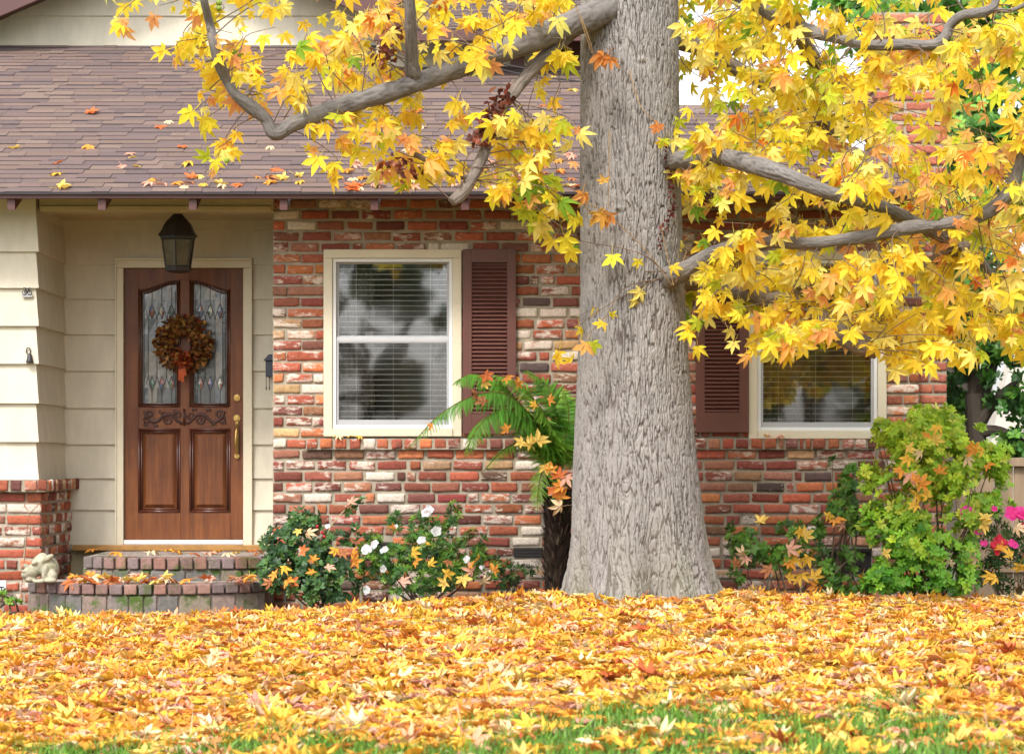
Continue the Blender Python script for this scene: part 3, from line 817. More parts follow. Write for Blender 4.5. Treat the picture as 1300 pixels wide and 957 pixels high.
# ================================================================== porch steps
ZL, ZS = .408, .252
steps = empty('porch_steps', (X(200, 14.4), 14.4, 0), 'two curved brick steps with mossy risers below the wooden front door', 'steps')
def arcfront(px0, px1, yends, ymid, Yref, n=60, pw=2.5):
    xs_ = np.linspace(X(px0, Yref), X(px1, Yref), n); t = np.linspace(-1, 1, n)
    ys_ = ymid + (yends - ymid) * np.abs(t) ** pw
    return list(zip(xs_, ys_))
def step(px0, px1, yends, ymid, Yref, ztop, zband, zbot, name):
    ar = arcfront(px0, px1, yends, ymid, Yref)
    bk = [(ar[-1][0], 15.9 if name == 'landing' else 14.95), (ar[0][0], 15.9 if name == 'landing' else 14.75)]
    inner = [(x, y + .03) for x, y in ar]
    m = MB().col(.24, .19, .16); m.prismz(inner + bk, zbot, zband - .001); o = m.build(name, M['steprise'], steps)
    t = MB().col(.30, .25, .22); t.prismz([(x, y + .05) for x, y in ar] + bk, zband, ztop - .004); t.build('tread', M['step'], o)
    # header bricks round the nosing
    L = [0]
    for i in range(1, len(ar)): L.append(L[-1] + math.dist(ar[i], ar[i - 1]))
    nb = int(L[-1] / .094); b = MB()
    for k in range(nb):
        s = (k + .5) / nb * L[-1]; i = max(1, min(len(L) - 1, int(np.searchsorted(L, s)))); u = (s - L[i - 1]) / (L[i] - L[i - 1])
        p = np.array(ar[i - 1]) * (1 - u) + np.array(ar[i]) * u; tg = np.array(ar[i]) - np.array(ar[i - 1]); tg /= np.linalg.norm(tg); nr = np.array([-tg[1], tg[0]])
        w = (L[-1] / nb - .014) / 2 * R.uniform(.93, 1.03); c = np.array([(.22, .135, .12), (.26, .14, .11), (.19, .14, .135), (.27, .16, .13), (.17, .14, .13)][R.randint(5)]) * R.uniform(.8, 1.15)
        b.col(*c); o0 = R.uniform(-.004, .004); zt = ztop + R.uniform(-.002, .003)
        q = [p - tg * w + nr * o0, p + tg * w + nr * o0, p + tg * w + nr * .2, p - tg * w + nr * .2]
        b.prismz([tuple(v) for v in q], zband + .004 + R.uniform(0, .004), zt)
    b.build('nosing_bricks', M['step'], o, bevel=.007)
    # stone faced riser
    s = 0; rb = MB()
    while s < L[-1] - .08:
        w = R.uniform(.09, .24); w = min(w, L[-1] - s); i = max(1, min(len(L) - 1, int(np.searchsorted(L, s + w / 2))))
        pa = np.array([np.interp(s + .006, L, [a[0] for a in ar]), np.interp(s + .006, L, [a[1] for a in ar])]); pb_ = np.array([np.interp(s + w - .006, L, [a[0] for a in ar]), np.interp(s + w - .006, L, [a[1] for a in ar])])
        off = R.uniform(.010, .022); rb.col(*(np.array([(.20, .17, .155), (.27, .20, .17), (.15, .14, .13), (.24, .20, .15)][R.randint(4)]) * R.uniform(.8, 1.1)))
        rb.prismz([(pa[0], pa[1] + off), (pb_[0], pb_[1] + off), (pb_[0], pb_[1] + .1), (pa[0], pa[1] + .1)], zbot + .004, zband - .006); s += w
    rb.build('riser_stones', M['steprise'], o, bevel=.008)
step(98, 343, 14.72, 14.52, 14.55, ZL, .325, ZS - .02, 'landing')
step(24, 330, 14.35, 14.05, 14.12, ZS, .182, .0, 'lower_step')

# ================================================================== small things on the house
# hanging lantern
ly = 15.25; lx = X(226, ly)
lan = empty('porch_lantern', (lx, ly, Z(345, ly)), 'dark six sided hanging lantern with domed cap above the front door', 'lantern')
def lz(py): return Z(py, ly)
k = ly / F
m = MB(); m.lathe([(27 * k, lz(300)), (26 * k, lz(298)), (24 * k, lz(296)), (21 * k, lz(291)), (19 * k, lz(286)), (15 * k, lz(281)), (9 * k, lz(275)), (3.5 * k, lz(270)), (1.6 * k, lz(268)), (1.5 * k, lz(266))], lx, ly, 6, PI / 6); m.build('lantern_cap', M['black'], lan)
m = MB()
for q in range(6):
    a = PI / 6 + q * PI / 3
    m.tube([(lx + 22 * k * math.cos(a), ly + 22 * k * math.sin(a), lz(301)), (lx + 16.5 * k * math.cos(a), ly + 16.5 * k * math.sin(a), lz(341))], .0055, 6)
m.lathe([(12 * k, lz(346)), (17 * k, lz(344)), (17.5 * k, lz(339)), (16.5 * k, lz(338.5))], lx, ly, 6, PI / 6)
m.lathe([(22 * k, lz(305)), (23.5 * k, lz(304)), (24 * k, lz(300.5)), (23 * k, lz(300.2))], lx, ly, 6, PI / 6); m.build('lantern_cage', M['black'], lan)
m = MB(); m.lathe([(15.8 * k, lz(338)), (21 * k, lz(305.5))], lx, ly, 6, PI / 6); m.build('lantern_glass', M['smoke'], lan)
m = MB()
z = lz(266)
i = 0
while z < 2.855:
    pts = [(lx + (.009 * math.cos(t) if i % 2 else 0), ly + (0 if i % 2 else .009 * math.cos(t)), z + .014 + .016 * math.sin(t)) for t in np.linspace(0, 2 * PI, 11)]
    m.tube(pts, .0022, 5, False); z += .024; i += 1
m.build('chain', M['black'], lan)

# wreath
yw = YL - .05; wx, wz = X(233, yw), Z(437, yw); k = yw / F
wr = empty('leaf_wreath', (wx, yw, wz), 'round wreath of dried brown and golden leaves with orange bow on the door', 'wreath')
n = 800; t = R.uniform(0, 2 * PI, n); rr = (22.0 + 8.5 * R.randn(n).clip(-1.2, 1.2)) * k
pos = np.stack([wx + rr * np.cos(t), yw - np.abs(R.randn(n)) * .022 + .005, wz + rr * np.sin(t)], 1)
WP = [(.20, .075, .015), (.30, .13, .03), (.11, .035, .012), (.50, .29, .08), (.24, .05, .015), (.24, .11, .02)]
ol = []
for i in range(5):
    u = np.random.RandomState(i)
    v = np.array([[0, 0, 0], [.3, .35, .08], [0, .5, -.05], [-.3, .35, .08], [.22, .75, .1], [-.22, .75, .1], [0, 1, .0]]) * [u.uniform(.8, 1.3), 1, 1.5]
    ol.append((v, np.array([(0, 1, 2), (0, 2, 3), (2, 1, 4), (2, 5, 3), (2, 4, 6), (2, 6, 5)])))
dirn = np.stack([np.cos(t) * R.uniform(.2, 1.2, n), -R.uniform(.1, .9, n), np.sin(t) * R.uniform(.2, 1.2, n)], 1) + R.randn(n, 3) * .5
rot = rotmats(np.cross(dirn, R.randn(n, 3)), np.cross(dirn, np.cross(dirn, R.randn(n, 3))))
# orient leaf +y along dirn
def orient(ydir, rnd=None):
    y = ydir / (np.linalg.norm(ydir, axis=1)[:, None] + 1e-9)
    a = R.randn(*y.shape) if rnd is None else rnd
    x = np.cross(y, a); x /= np.linalg.norm(x, axis=1)[:, None] + 1e-9
    return np.stack([x, y, np.cross(x, y)], 2)
scatter(ol, pos, orient(dirn), R.uniform(.035, .06, n), col_jit(1, n, .2) * pick(WP, [5, 4, 4, 2.5, 2, 4], n), 'wreath_leaves', M['dryleaf'], wr)
mt = MB(); th = np.linspace(0, 2 * PI, 40); mt.tube([(wx + 22 * k * math.cos(a), yw + .015, wz + 22 * k * math.sin(a)) for a in th], .028, 8, False); mt.build('wreath_ring', M['twig'], wr, smooth=True)
n = 70; c = np.array([wx + 1 * k, yw - .05, wz - 19 * k]); dirn = R.randn(n, 3) * [1, .6, .8]
pos = c + dirn * [.016, .01, .014]
pos[50:] = c + np.stack([R.uniform(-.05, .05, 20), R.uniform(-.01, .01, 20), R.uniform(-.06, -.02, 20)], 1)
scatter(ol, pos, orient(dirn + [0, -.6, 0]), R.uniform(.03, .05, n), col_jit(1, n, .15) * pick([(.34, .055, .01), (.24, .035, .01), (.42, .10, .01)], [3, 3, 1], n), 'silk_flower', M['dryleaf'], wr)
rb = MB(); 
for s, l in ((-4, 46), (0, 48), (3, 40)):
    pts = [(wx + (s * .4) * k, yw - .05, wz - 22 * k), (wx + (s * .8) * k, yw - .055, wz - (22 + (l - 22) * .5) * k), (wx + s * k, yw - .045, wz - l * k)]
    sp = spline(pts, 8)
    for i in range(7):
        a, b = sp[i], sp[i + 1]; w = .010; rb.add([(a[0] - w, a[1], a[2]), (a[0] + w, a[1] + .006, a[2]), (b[0] + w, b[1] + .006, b[2]), (b[0] - w, b[1], b[2])], [(0, 1, 2, 3)])
ro = rb.build('ribbon', m_simple('orange ribbon', (.36, .06, .012), .5, .2, 20), wr); ro.modifiers.new('t', 'SOLIDIFY').thickness = .002

# hardware on the siding pillar
yk = YP - .02
def lamp_bits():
    hx, hz = X(35, yk), Z(371, yk); o = empty('metal_ornament', (hx, yk, hz), 'small metal cycle ornament on grey plate under upper siding lap', 'ornament')
    k = yk / F
    m = MB(); m.box(hx - 6.5 * k, hx + 6.5 * k, yk - .014, yk - .006, hz - 6.5 * k, hz - 1.5 * k); m.build('mounting_plate', M['grey'], o, bevel=.002)
    m = MB()
    for s in (-3.4, 3.4):
        m.tube([(hx + (s + 2.6 * math.cos(t)) * k, yk - .018, hz + (-.8 + 2.6 * math.sin(t)) * k) for t in np.linspace(0, 2 * PI, 13)], .0025, 6, False)
    for a, b in (((-3.4, -.8), (-1.5, 4)), ((-1.5, 4), (2.5, 4.2)), ((2.5, 4.2), (3.4, -.8)), ((-3.4, -.8), (.3, -.6)), ((.3, -.6), (2.5, 4.2)), ((-1.5, 4), (.3, -.6)), ((-5, 5), (-1, 5.2)), ((2.5, 4.2), (3.5, 6))):
        m.tube([(hx + a[0] * k, yk - .018, hz + a[1] * k), (hx + b[0] * k, yk - .018, hz + b[1] * k)], .003, 6)
    m.build('cycle_figure', M['black'], o)
    hx, hz = X(38, yk), Z(451, yk)
    o = empty('bell_hook', (hx, yk, hz), 'black bell shaped hanger with ring on the lower pillar siding', 'hook')
    m = MB(); m.tube([(hx + (-1.5 + 2.6 * math.cos(t)) * k, yk - .012, hz + (5.5 + 4.2 * math.sin(t)) * k) for t in np.linspace(0, 2 * PI, 15)], .004, 6, False); m.build('hook_ring', M['black'], o)
    m = MB(); m.lathe([(4.8 * k, hz - 9.5 * k), (5.0 * k, hz - 8.5 * k), (3.6 * k, hz - 5 * k), (2.9 * k, hz), (2 * k, hz + 1.8 * k)], hx + .5 * k, yk - .02, 14); m.build('bell_body', M['black'], o, smooth=True)
lamp_bits()
# mailbox beside the brick corner
ym_ = YD - .20
mbx = empty('wall_mailbox', (X(345, ym_), ym_, Z(480, ym_)), 'dark navy metal mailbox half hidden behind the brick corner', 'mailbox')
m = MB(); a, b = X(337, ym_), X(352, ym_)
m.box(a, b, ym_, YD - .03, Z(478, ym_), Z(458, ym_)); m.build('box_body', M['navy'], mbx, bevel=.004)
m = MB(); m.prism([(X(334.5, ym_), Z(458, ym_)), (b + .01, Z(458, ym_)), (b + .01, Z(449, ym_)), (X(341, ym_), Z(450, ym_))], ym_ - .02, YD - .03); m.build('box_lid', M['navy'], mbx, bevel=.003)
m = MB()
for p in (337.5, 341.5):
    m.tube(spline([(X(p, ym_), ym_ + .03, Z(478, ym_)), (X(p, ym_), ym_ + .02, Z(490, ym_)), (X(p + .3, ym_), ym_, Z(495, ym_)), (X(p + 1.6, ym_), ym_ - .02, Z(492, ym_))], 10), .0025, 6)
m.build('paper_hook', M['black'], mbx)
# little sign at the frame edge
ys = 14.70
sg = empty('garden_sign', (X(-8, ys), ys, Z(765, ys)), 'small white sign with navy lettering at foot of brick pier', 'sign')
m = MB(); m.box(X(-30, ys), X(8, ys), ys - .012, ys, Z(752, ys), Z(736.5, ys)); m.build('sign_board', M['white'], sg, bevel=.002)
m = MB(); m.box(X(-.5, ys), X(5.5, ys), ys - .0145, ys - .0121, Z(745.4, ys), Z(743.8, ys)); m.box(X(1.6, ys), X(3.2, ys), ys - .0145, ys - .0121, Z(749, ys), Z(745.4, ys)); m.build('letter', M['navy'], sg)
m = MB(); m.tube([(X(-12, ys), ys + .006, 0.0), (X(-12, ys), ys + .006, Z(740, ys))], .006, 8); m.build('sign_stake', M['black'], sg)
# rusty plant stake in front of the pier
m = MB(); yk2 = 14.66
pts = spline([P(26, 768, yk2), P(28.5, 735, yk2), P(33, 690, yk2), P(37, 655, yk2), P(47, 643, yk2), P(47, 640, yk2), P(38, 638.5, yk2), P(31, 641, yk2), P(36, 648, yk2)], 60)
m.tube(pts, .0032, 6); tag(m.build('plant_stake', m_simple('rusty wire', (.20, .10, .05), .8, .3, 40)), 'thin rusty wire plant stake leaning on the left brick pier', 'plant stake')

# ------------------------------------------------------------------ stone rabbit on the lower step
def blob(parts, name, mat, voxel=.006, cols=(.34, .33, .25)):
    V, Fc = [], []
    b = 0
    for (c, r, rot) in parts:
        import bmesh
        bm = bmesh.new(); bmesh.ops.create_icosphere(bm, subdivisions=3, radius=1)
        mm = Matrix.Translation(c) @ Matrix.Rotation(rot, 4, 'Y') @ Matrix.Diagonal((*r, 1))
        bm.transform(mm); bm.verts.ensure_lookup_table()
        V += [tuple(v.co) for v in bm.verts]; Fc += [tuple(v.index + b for v in f.verts) for f in bm.faces]; b += len(bm.verts); bm.free()
    me = bpy.data.meshes.new('tmp'); me.from_pydata(V, [], Fc)
    o = bpy.data.objects.new('tmp', me); COL.objects.link(o)
    rm = o.modifiers.new('r', 'REMESH'); rm.mode = 'VOXEL'; rm.voxel_size = voxel
    sm = o.modifiers.new('s', 'SMOOTH'); sm.iterations = 5; sm.factor = .6
    dg = bpy.context.evaluated_depsgraph_get(); me2 = bpy.data.meshes.new_from_object(o.evaluated_get(dg))
    bpy.data.objects.remove(o); me2.materials.clear(); me2.materials.append(mat); me2.name = name
    a = me2.attributes.new('col', 'FLOAT_COLOR', 'POINT'); a.data.foreach_set('color', np.tile(np.array([*cols, 1], np.float32), len(me2.vertices)))
    me2.polygons.foreach_set('use_smooth', [True] * len(me2.polygons))
    return me2
ya = 14.20; k = ya / F
def a_(px, py, dy=0.0): return (X(px, ya), ya + dy, Z(py, ya))
za0 = Z(738.5, ya)
prt = [(a_(62, 722, .02), (12.5 * k, .085, 15 * k), -.1), (a_(54, 716, .02), (14 * k, .075, 12.5 * k), .5), (a_(46, 722, .01), (10 * k, .062, 10 * k), .3),
       (a_(69, 731, -.055), (6.5 * k, .035, 8 * k), 0), (a_(67, 736, -.075), (8 * k, .03, 3.2 * k), 0), (a_(52, 737, -.06), (8 * k, .028, 3 * k), 0), (a_(60, 726, -.06), (4.5 * k, .03, 11 * k), .15),
       (a_(41, 725, -.03), (9.5 * k, .055, 8.5 * k), .5), (a_(34.5, 729, -.04), (6 * k, .040, 5.5 * k), .4), (a_(40, 734.5, -.03), (8 * k, .045, 4.5 * k), 0),
       (a_(36, 718, -.05), (5 * k, .02, 3 * k), .6), (a_(61, 709, -.04), (10.5 * k, .030, 4.2 * k), -.55), (a_(50, 707, .04), (8 * k, .03, 4.5 * k), -.5), (a_(33, 724, -.075), (2.4 * k, .012, 1.8 * k), .3), (a_(46, 713.5, -.05), (5 * k, .02, 3 * k), -.2)]
me = blob(prt, 'stone_rabbit', M['stone'], .0055, (.36, .34, .25))
tag(link('stone_rabbit', me), 'mossy stone crouching rabbit statue on the lower porch step', 'statue')

# ================================================================== GROUND
def gl(x, y):
    """height of the lawn"""
    s = 1 / (1 + np.exp(-(x + 1.0) * 1.5)); base = .010 + .150 * s
    base = base + .02 * np.sin(x * 1.3 + 1) * np.exp(-((y - 11) / 4) ** 2)
    mound = .05 * np.exp(-(((x - .78) / 1.0) ** 2 + ((y - 13.05) / .8) ** 2))
    fall = 1 / (1 + np.exp(-(y - 13.85) * 9))
    h = (base + mound) * (1 - fall) + .02 * fall
    far = 1 / (1 + np.exp((y - 1.0) * 1.5))
    return h * (1 - far) - .0 * far + .012 * vn(x * 2 + 50, y * 2 + 50)
nx, ny = 220, 200
gx_ = np.linspace(-9, 9, nx); gy_ = np.concatenate([np.linspace(-2, 12, 120), np.linspace(12.05, 15.3, 80)])
GX, GY = np.meshgrid(gx_, gy_); GZ = gl(GX, GY)
V = np.stack([GX, GY, GZ], -1).reshape(-1, 3)
i = np.arange(len(gy_) - 1)[:, None] * nx; kk = np.arange(nx - 1)[None]
Q = np.stack([i + kk, i + kk + 1, i + nx + kk + 1, i + nx + kk], -1).reshape(-1, 4)
m_l, nt, out = new_mat('lawn and bed')
sp_ = N(nt, 'ShaderNodeSeparateXYZ'); g = N(nt, 'ShaderNodeNewGeometry'); nt.links.new(g.outputs['Position'], sp_.inputs[0])
mr = N(nt, 'ShaderNodeMapRange'); mr.inputs[1].default_value = 13.5; mr.inputs[2].default_value = 13.9; nt.links.new(sp_.outputs[1], mr.inputs[0])
ca = ramp(nt, noise(nt, 14, 5), [(.35, (.10, .075, .03)), (.6, (.07, .13, .02))]); cb_ = ramp(nt, noise(nt, 20, 5), [(.3, (.03, .02, .014)), (.7, (.08, .055, .035))])
finish(nt, out, mixc(nt, mr.outputs[0], ca, cb_), .95, bump(nt, noise(nt, 60, 5), 1, .01))
tag(link('lawn', np_mesh('lawn', V, Q, m_l, None, True)), kind='structure')
mb = MB(); mb.add([(-900, -900, -.03), (900, -900, -.03), (900, 1500, -.03), (-900, 1500, -.03)], [(0, 1, 2, 3)])
tag(mb.build('ground', m_simple('distant ground', (.09, .11, .04), .95, .3, .3)), kind='structure')
mb = MB(); mb.add([(-60, -11, -.022), (60, -11, -.022), (60, -4, -.022), (-60, -4, -.022)], [(0, 1, 2, 3)]); tag(mb.build('street', M['road']), kind='structure')

# fallen leaves on the lawn
FP = [(.82, .50, .06), (.86, .60, .16), (.78, .36, .05), (.80, .62, .34), (.68, .24, .05), (.76, .42, .27), (.84, .70, .46), (.50, .12, .04), (.55, .26, .08), (.62, .30, .24)]
FW = [28, 12, 24, 9, 11, 9, 4, 4, 5, 4]
def lawn_pts(n, ya_, yb_, marg=.8):
    y = np.sqrt(R.uniform(ya_ ** 2, yb_ ** 2, n)); hw = 650 / F * y + marg
    return R.uniform(-1, 1, n) * hw, y
nL = 36000
x, y = lawn_pts(nL, 4.6, 13.95)
patch = vn(x * 2.2 + 9, y * 1.5 + 30) * .6 + vn(x * 5.3 + 3, y * 4 + 7) * .4
thr = np.interp(y, [4.6, 6.6, 7.7, 8.4], [.50, .56, .68, 1.0])
keep = (patch < thr) | (R.rand(nL) < .16)
x, y = x[keep], y[keep]; n = len(x)
inside = ((x - .8) / .42) ** 2 + ((y - 13.1) / .40) ** 2 < 1
st = (x < X(335, 14.2)) & (y > 13.85)
x, y = x[~inside & ~st], y[~inside & ~st]; n = len(x)
z = gl(x, y) + R.uniform(.004, .060, n) * np.where(y < 8.6, .6, 1.0)
tilt = np.abs(R.randn(n)) * .13 + .6 * (R.rand(n) < .03); az = R.uniform(0, 2 * PI, n)
nz_ = np.stack([np.sin(tilt) * np.cos(az), np.sin(tilt) * np.sin(az), np.cos(tilt) * np.where(R.rand(n) < .22, -1, 1)], 1)
rot = rotmats(R.randn(n, 3), nz_)
z = z + .020 * np.sin(tilt)
scatter(LF, np.stack([x, y, z], 1), rot, R.uniform(.062, .125, n), np.clip(col_jit(1, n, .10) * pick(FP, FW, n) * [1.0, .98, .90], .015, .95), 'fallen_leaves', M['dryleaf'])
tag(bpy.data.objects['fallen_leaves'], 'thick carpet of yellow and orange fallen star shaped leaves covering the lawn', 'leaves', kind='stuff')
# grass blades
nG = 60000
x, y = lawn_pts(nG, 4.6, 9.8, .6); patch = vn(x * 2.2 + 9, y * 1.5 + 30) * .6 + vn(x * 5.3 + 3, y * 4 + 7) * .4
thr = np.interp(y, [4.6, 6.6, 7.7, 9.0], [.48, .53, .64, .85]); keep = (patch > thr - .06)
x, y = x[keep], y[keep]; n = len(x)
bt = [(np.array([[-.03, 0, 0], [.03, 0, 0], [.022, .08 * s, .55], [-.022, .08 * s, .55], [.03 * s, .35 * s, 1.0]]), np.array([(0, 1, 2), (0, 2, 3), (3, 2, 4)])) for s in (1, -1, 2.0, .3)]
zax = np.stack([R.randn(n) * .25, R.randn(n) * .25, np.ones(n)], 1)
scatter(bt, np.stack([x, y, gl(x, y) - .004], 1), rotmats(R.randn(n, 3), zax), np.stack([R.uniform(.08, .13, n), R.uniform(.06, .12, n), R.uniform(.035, .075, n)], 1), col_jit((.15, .30, .035), n, .22), 'grass', M['green'])
tag(bpy.data.objects['grass'], 'short green lawn grass showing between the fallen leaves', 'grass', kind='stuff')

# dry stalks standing in the leaf carpet
ns = 500
x, y = lawn_pts(ns, 7, 13.9, .4); n = len(x)
stt = [(np.array([[-.02, 0, 0], [.02, 0, 0], [.02, .1 * s, .5], [-.02, .1 * s, .5], [.0, .3 * s, 1.0]]), np.array([(0, 1, 2), (0, 2, 3), (3, 2, 4)])) for s in (1, -1, 2.5)]
okk = ~((x < X(335, 14.2)) & (y > 13.85)); x, y = x[okk], y[okk]; n = len(x)
scatter(stt, np.stack([x, y, gl(x, y) + .02], 1), rotmats(R.randn(n, 3), np.stack([R.randn(n) * .8, R.randn(n) * .6, np.ones(n)], 1)), np.stack([np.full(n, .09), np.full(n, .09), R.uniform(.06, .13, n)], 1), col_jit((.62, .45, .26), n, .2), 'leaf_stalks', M['dryleaf'])
tag(bpy.data.objects['leaf_stalks'], 'pale dry leaf stalks poking up out of the leaf carpet', 'stalks', kind='stuff')

# ================================================================== BIG TREE
tree = empty('sweetgum_tree', (X(805, 13), 13.0, .2), 'large autumn tree with thick grey furrowed trunk and yellow star leaves', 'tree')
YT = 13.0
rowsT = [(-120, 735, 860), (0, 736, 862), (100, 737, 864), (200, 737, 866.5), (300, 737, 869), (380, 736, 871), (450, 732.5, 874), (500, 730, 878), (560, 727.5, 882.5), (600, 726, 887), (650, 725, 894), (700, 722, 900), (730, 720, 906), (760, 716, 914), (790, 712, 922)]
rp = np.array(rowsT, float)
nz, nth = 1100, 760
pyv = np.linspace(-120, 790, nz)
Lx = np.interp(pyv, rp[:, 0], rp[:, 1]); Rx = np.interp(pyv, rp[:, 0], rp[:, 2])
ker = np.ones(31) / 31
sm = lambda a: np.convolve(np.pad(a, 15, 'edge'), ker, 'valid')
Lx, Rx = sm(Lx), sm(Rx)
cx = X((Lx + Rx) / 2, YT); rad = (Rx - Lx) / 2 / F * YT - .004; zz = Z(pyv, YT)
th = np.linspace(0, 2 * PI, nth, endpoint=False)
TH, ZZ = np.meshgrid(th, zz); RR = np.repeat(rad[:, None], nth, 1)
_jx = R.rand(256, 256); _jy = R.rand(256, 256)
def vor(u, w, wrap, o=0):
    ui = np.floor(u).astype(int); wi = np.floor(w).astype(int); f1 = np.full(u.shape, 9.0); f2 = np.full(u.shape, 9.0)
    for a in (-1, 0, 1):
        for b in (-1, 0, 1):
            ci = ui + a; cj = wi + b; m = (ci % wrap + o) % 256; n_ = cj % 256
            d = np.hypot(ci + _jx[m, n_] - u, cj + _jy[m, n_] - w)
            f2 = np.where(d < f1, f1, np.minimum(f2, d)); f1 = np.minimum(f1, d)
    return f2 - f1, f1
def bark(U_, W_, wrap):
    """U_: angle in cells (periodic), W_: metres along the trunk; fissured plates stretched along the trunk"""
    wx_ = (vn(U_ * .5 + 3, W_ * 3.5, wrap // 2) - .5) * 1.5 + (vn(U_ * 2 + 13, W_ * 12, wrap * 2) - .5) * .7
    uu = U_ + wx_
    e1, _ = vor(uu, W_ * 5.0 + (vn(U_ + 9, W_ * 4, wrap) - .5) * 1.2, wrap)
    e2, _ = vor(uu * 2, W_ * 11 + (vn(U_ * 2, W_ * 9, wrap * 2) - .5) * 1.0, wrap * 2, 77)
    c = vn(U_ * 5 + 11, W_ * 30 + 5, wrap * 5) * .6 + vn(U_ * 8 + 11, W_ * 110 + 5, wrap * 8) * .4
    g = .80 + .5 * vn(U_ * .3 + 5, W_ * 1.6, max(1, int(wrap * .3)))
    crack = np.clip(1 - e1 / .24, 0, 1) ** 1.2; crack2 = np.clip(1 - e2 / .26, 0, 1) ** 1.3
    return -(.85 * crack + .50 * crack2) * g + .42 * (c - .5)
wrapT = 96
D = bark(TH / (2 * PI) * wrapT, ZZ, wrapT)
fl = np.clip((Z(640, YT) - ZZ) / (Z(640, YT) - Z(760, YT)), 0, 1.3)      # root flare lobes
lob = .045 * np.cos(TH * 7 + .7) + .04 * np.cos(TH * 4 + 2.0) + .03 * np.cos(TH * 11)
RR2 = RR * (1 + .012 * np.sin(TH * 3 + ZZ * 1.7) + .010 * np.sin(TH * 5 - ZZ * 2.6)) + lob * fl ** 2 + .0118 * D
# branch scars
for (t0, z0, s) in ((4.4, Z(270, YT), .012), (4.9, Z(85, YT), .010), (4.6, Z(455, YT), .008), (5.0, Z(235, YT), .008)):
    dth = np.minimum(np.abs(TH - t0), 2 * PI - np.abs(TH - t0)); dd = np.hypot(dth * .35 / .05, (ZZ - z0) / .035)
    RR2 += s * np.exp(-dd ** 2) * np.cos(dd * 3)
VX = cx[:, None] + RR2 * np.cos(TH); VY = YT + .05 + RR2 * np.sin(TH) * .97; V = np.stack([VX, VY, ZZ], -1).reshape(-1, 3)
i = np.arange(nz - 1)[:, None] * nth; kk = np.arange(nth)[None]; k2 = (kk + 1) % nth
Q = np.stack([i + kk, i + nth + kk, i + nth + k2, i + k2], -1).reshape(-1, 4)[:, ::-1]
crk = np.clip(-D * 1.8 - .52, 0, 1).reshape(-1, 1)
top = np.array([.285, .266, .248]); deep = np.array([.12, .10, .088])
Cc = top * (1 - .95 * crk) + deep * .95 * crk
gm = (np.clip(1 - (ZZ - .2) / .75, 0, 1) * np.clip(vn(TH * 3, ZZ * 3 + 2) * 1.8 - .5, 0, 1)).reshape(-1, 1)
Cc = Cc * (1 - .35 * gm) + np.array([.24, .24, .13]) * .35 * gm
Cc *= (1 + .12 * (vn(TH * 1.6 + 20, ZZ * 2.2 + 9).reshape(-1, 1) - .5))
link('trunk', np_mesh('trunk', V, Q, M['bark'], Cc, True), tree)

BR = []
BSAMP = []       # sample points on branches for twig attachment
def branch(pts, name='branch', seg=44, col=(.27, .235, .20), cap=True):
    """pts: (px, py, Y, width in px)"""
    w = np.array([(*P(a, b, c), .93 * d / 2 / F * c) for a, b, c, d in pts])
    L = np.sum(np.linalg.norm(np.diff(w[:, :3], axis=0), axis=1)); n = max(24, int(L / .008))
    s = spline(w, n); pt = s[:, :3]; rd = np.maximum(s[:, 3], .002)
    ll = np.concatenate([[0], np.cumsum(np.linalg.norm(np.diff(pt, axis=0), axis=1))])
    T2, S2 = np.meshgrid(np.arange(seg) / seg, ll)
    wr_ = 16
    D = bark(T2 * wr_ + R.randint(40), S2 * .9 + R.randint(20), wr_)
    bumpy = .10 * (vn(T2 * 3 + R.randint(50), S2 * 7, 3) - .5) + .14 * (vn(T2 * 0 + R.randint(50), S2 * 9) - .5)
    dsp = rd[:, None] * bumpy + np.minimum(.0065, rd[:, None] * .14) * D
    V, Q = tube_np(pt, rd, seg, dsp)
    if cap:
        V = np.vstack([V, pt[-1]]); e = len(V) - 1; b0 = (n - 1) * seg
        cp = np.array([(b0 + k, b0 + (k + 1) % seg, e, e) for k in range(seg)])
        cq = cp[:, :3]
    crk = np.clip(-D - .1, 0, 1).reshape(-1, 1); Cc = np.array(col) * (1 - .6 * crk) + np.array([.09, .075, .06]) * .6 * crk
    me_v = V; 
    if cap: Cc = np.vstack([Cc, [(.2, .16, .12)]])
    me = bpy.data.meshes.new(name)
    fs = [tuple(q) for q in Q.tolist()] + ([tuple(q) for q in cq.tolist()] if cap else [])
    me.from_pydata(me_v.tolist(), [], fs); me.update()
    a = me.attributes.new('col', 'FLOAT_COLOR', 'POINT'); a.data.foreach_set('color', np.hstack([Cc, np.ones((len(Cc), 1))]).astype(np.float32).ravel())
    me.polygons.foreach_set('use_smooth', [True] * len(me.polygons)); me.materials.append(M['bark'])
    BSAMP.extend(pt[::12].tolist())
    return link(name, me, tree)
G1 = (.20, .180, .165)
branch([(775, 10, 12.85, 44), (737, 26, 12.72, 38), (707, 38, 12.65, 34), (677, 50, 12.55, 35), (614, 74, 12.4, 31), (551, 98, 12.25, 29), (488, 119, 12.1, 27), (425, 138, 12.0, 25), (375, 156, 11.95, 22), (349, 170, 11.9, 19), (337, 151, 11.88, 18), (319, 136, 11.85, 21), (299, 120, 11.8, 15), (289, 104, 11.8, 13), (280, 84, 11.75, 15), (272, 58, 11.7, 14), (266, 30, 11.7, 12), (258, -5, 11.6, 11), (250, -60, 11.6, 9)], col=G1)
branch([(527, 106, 12.2, 16), (524, 92, 12.15, 22), (522, 75, 12.1, 17), (522, 40, 12.0, 16), (520, 0, 11.9, 15), (517, -60, 11.8, 14)], col=G1)
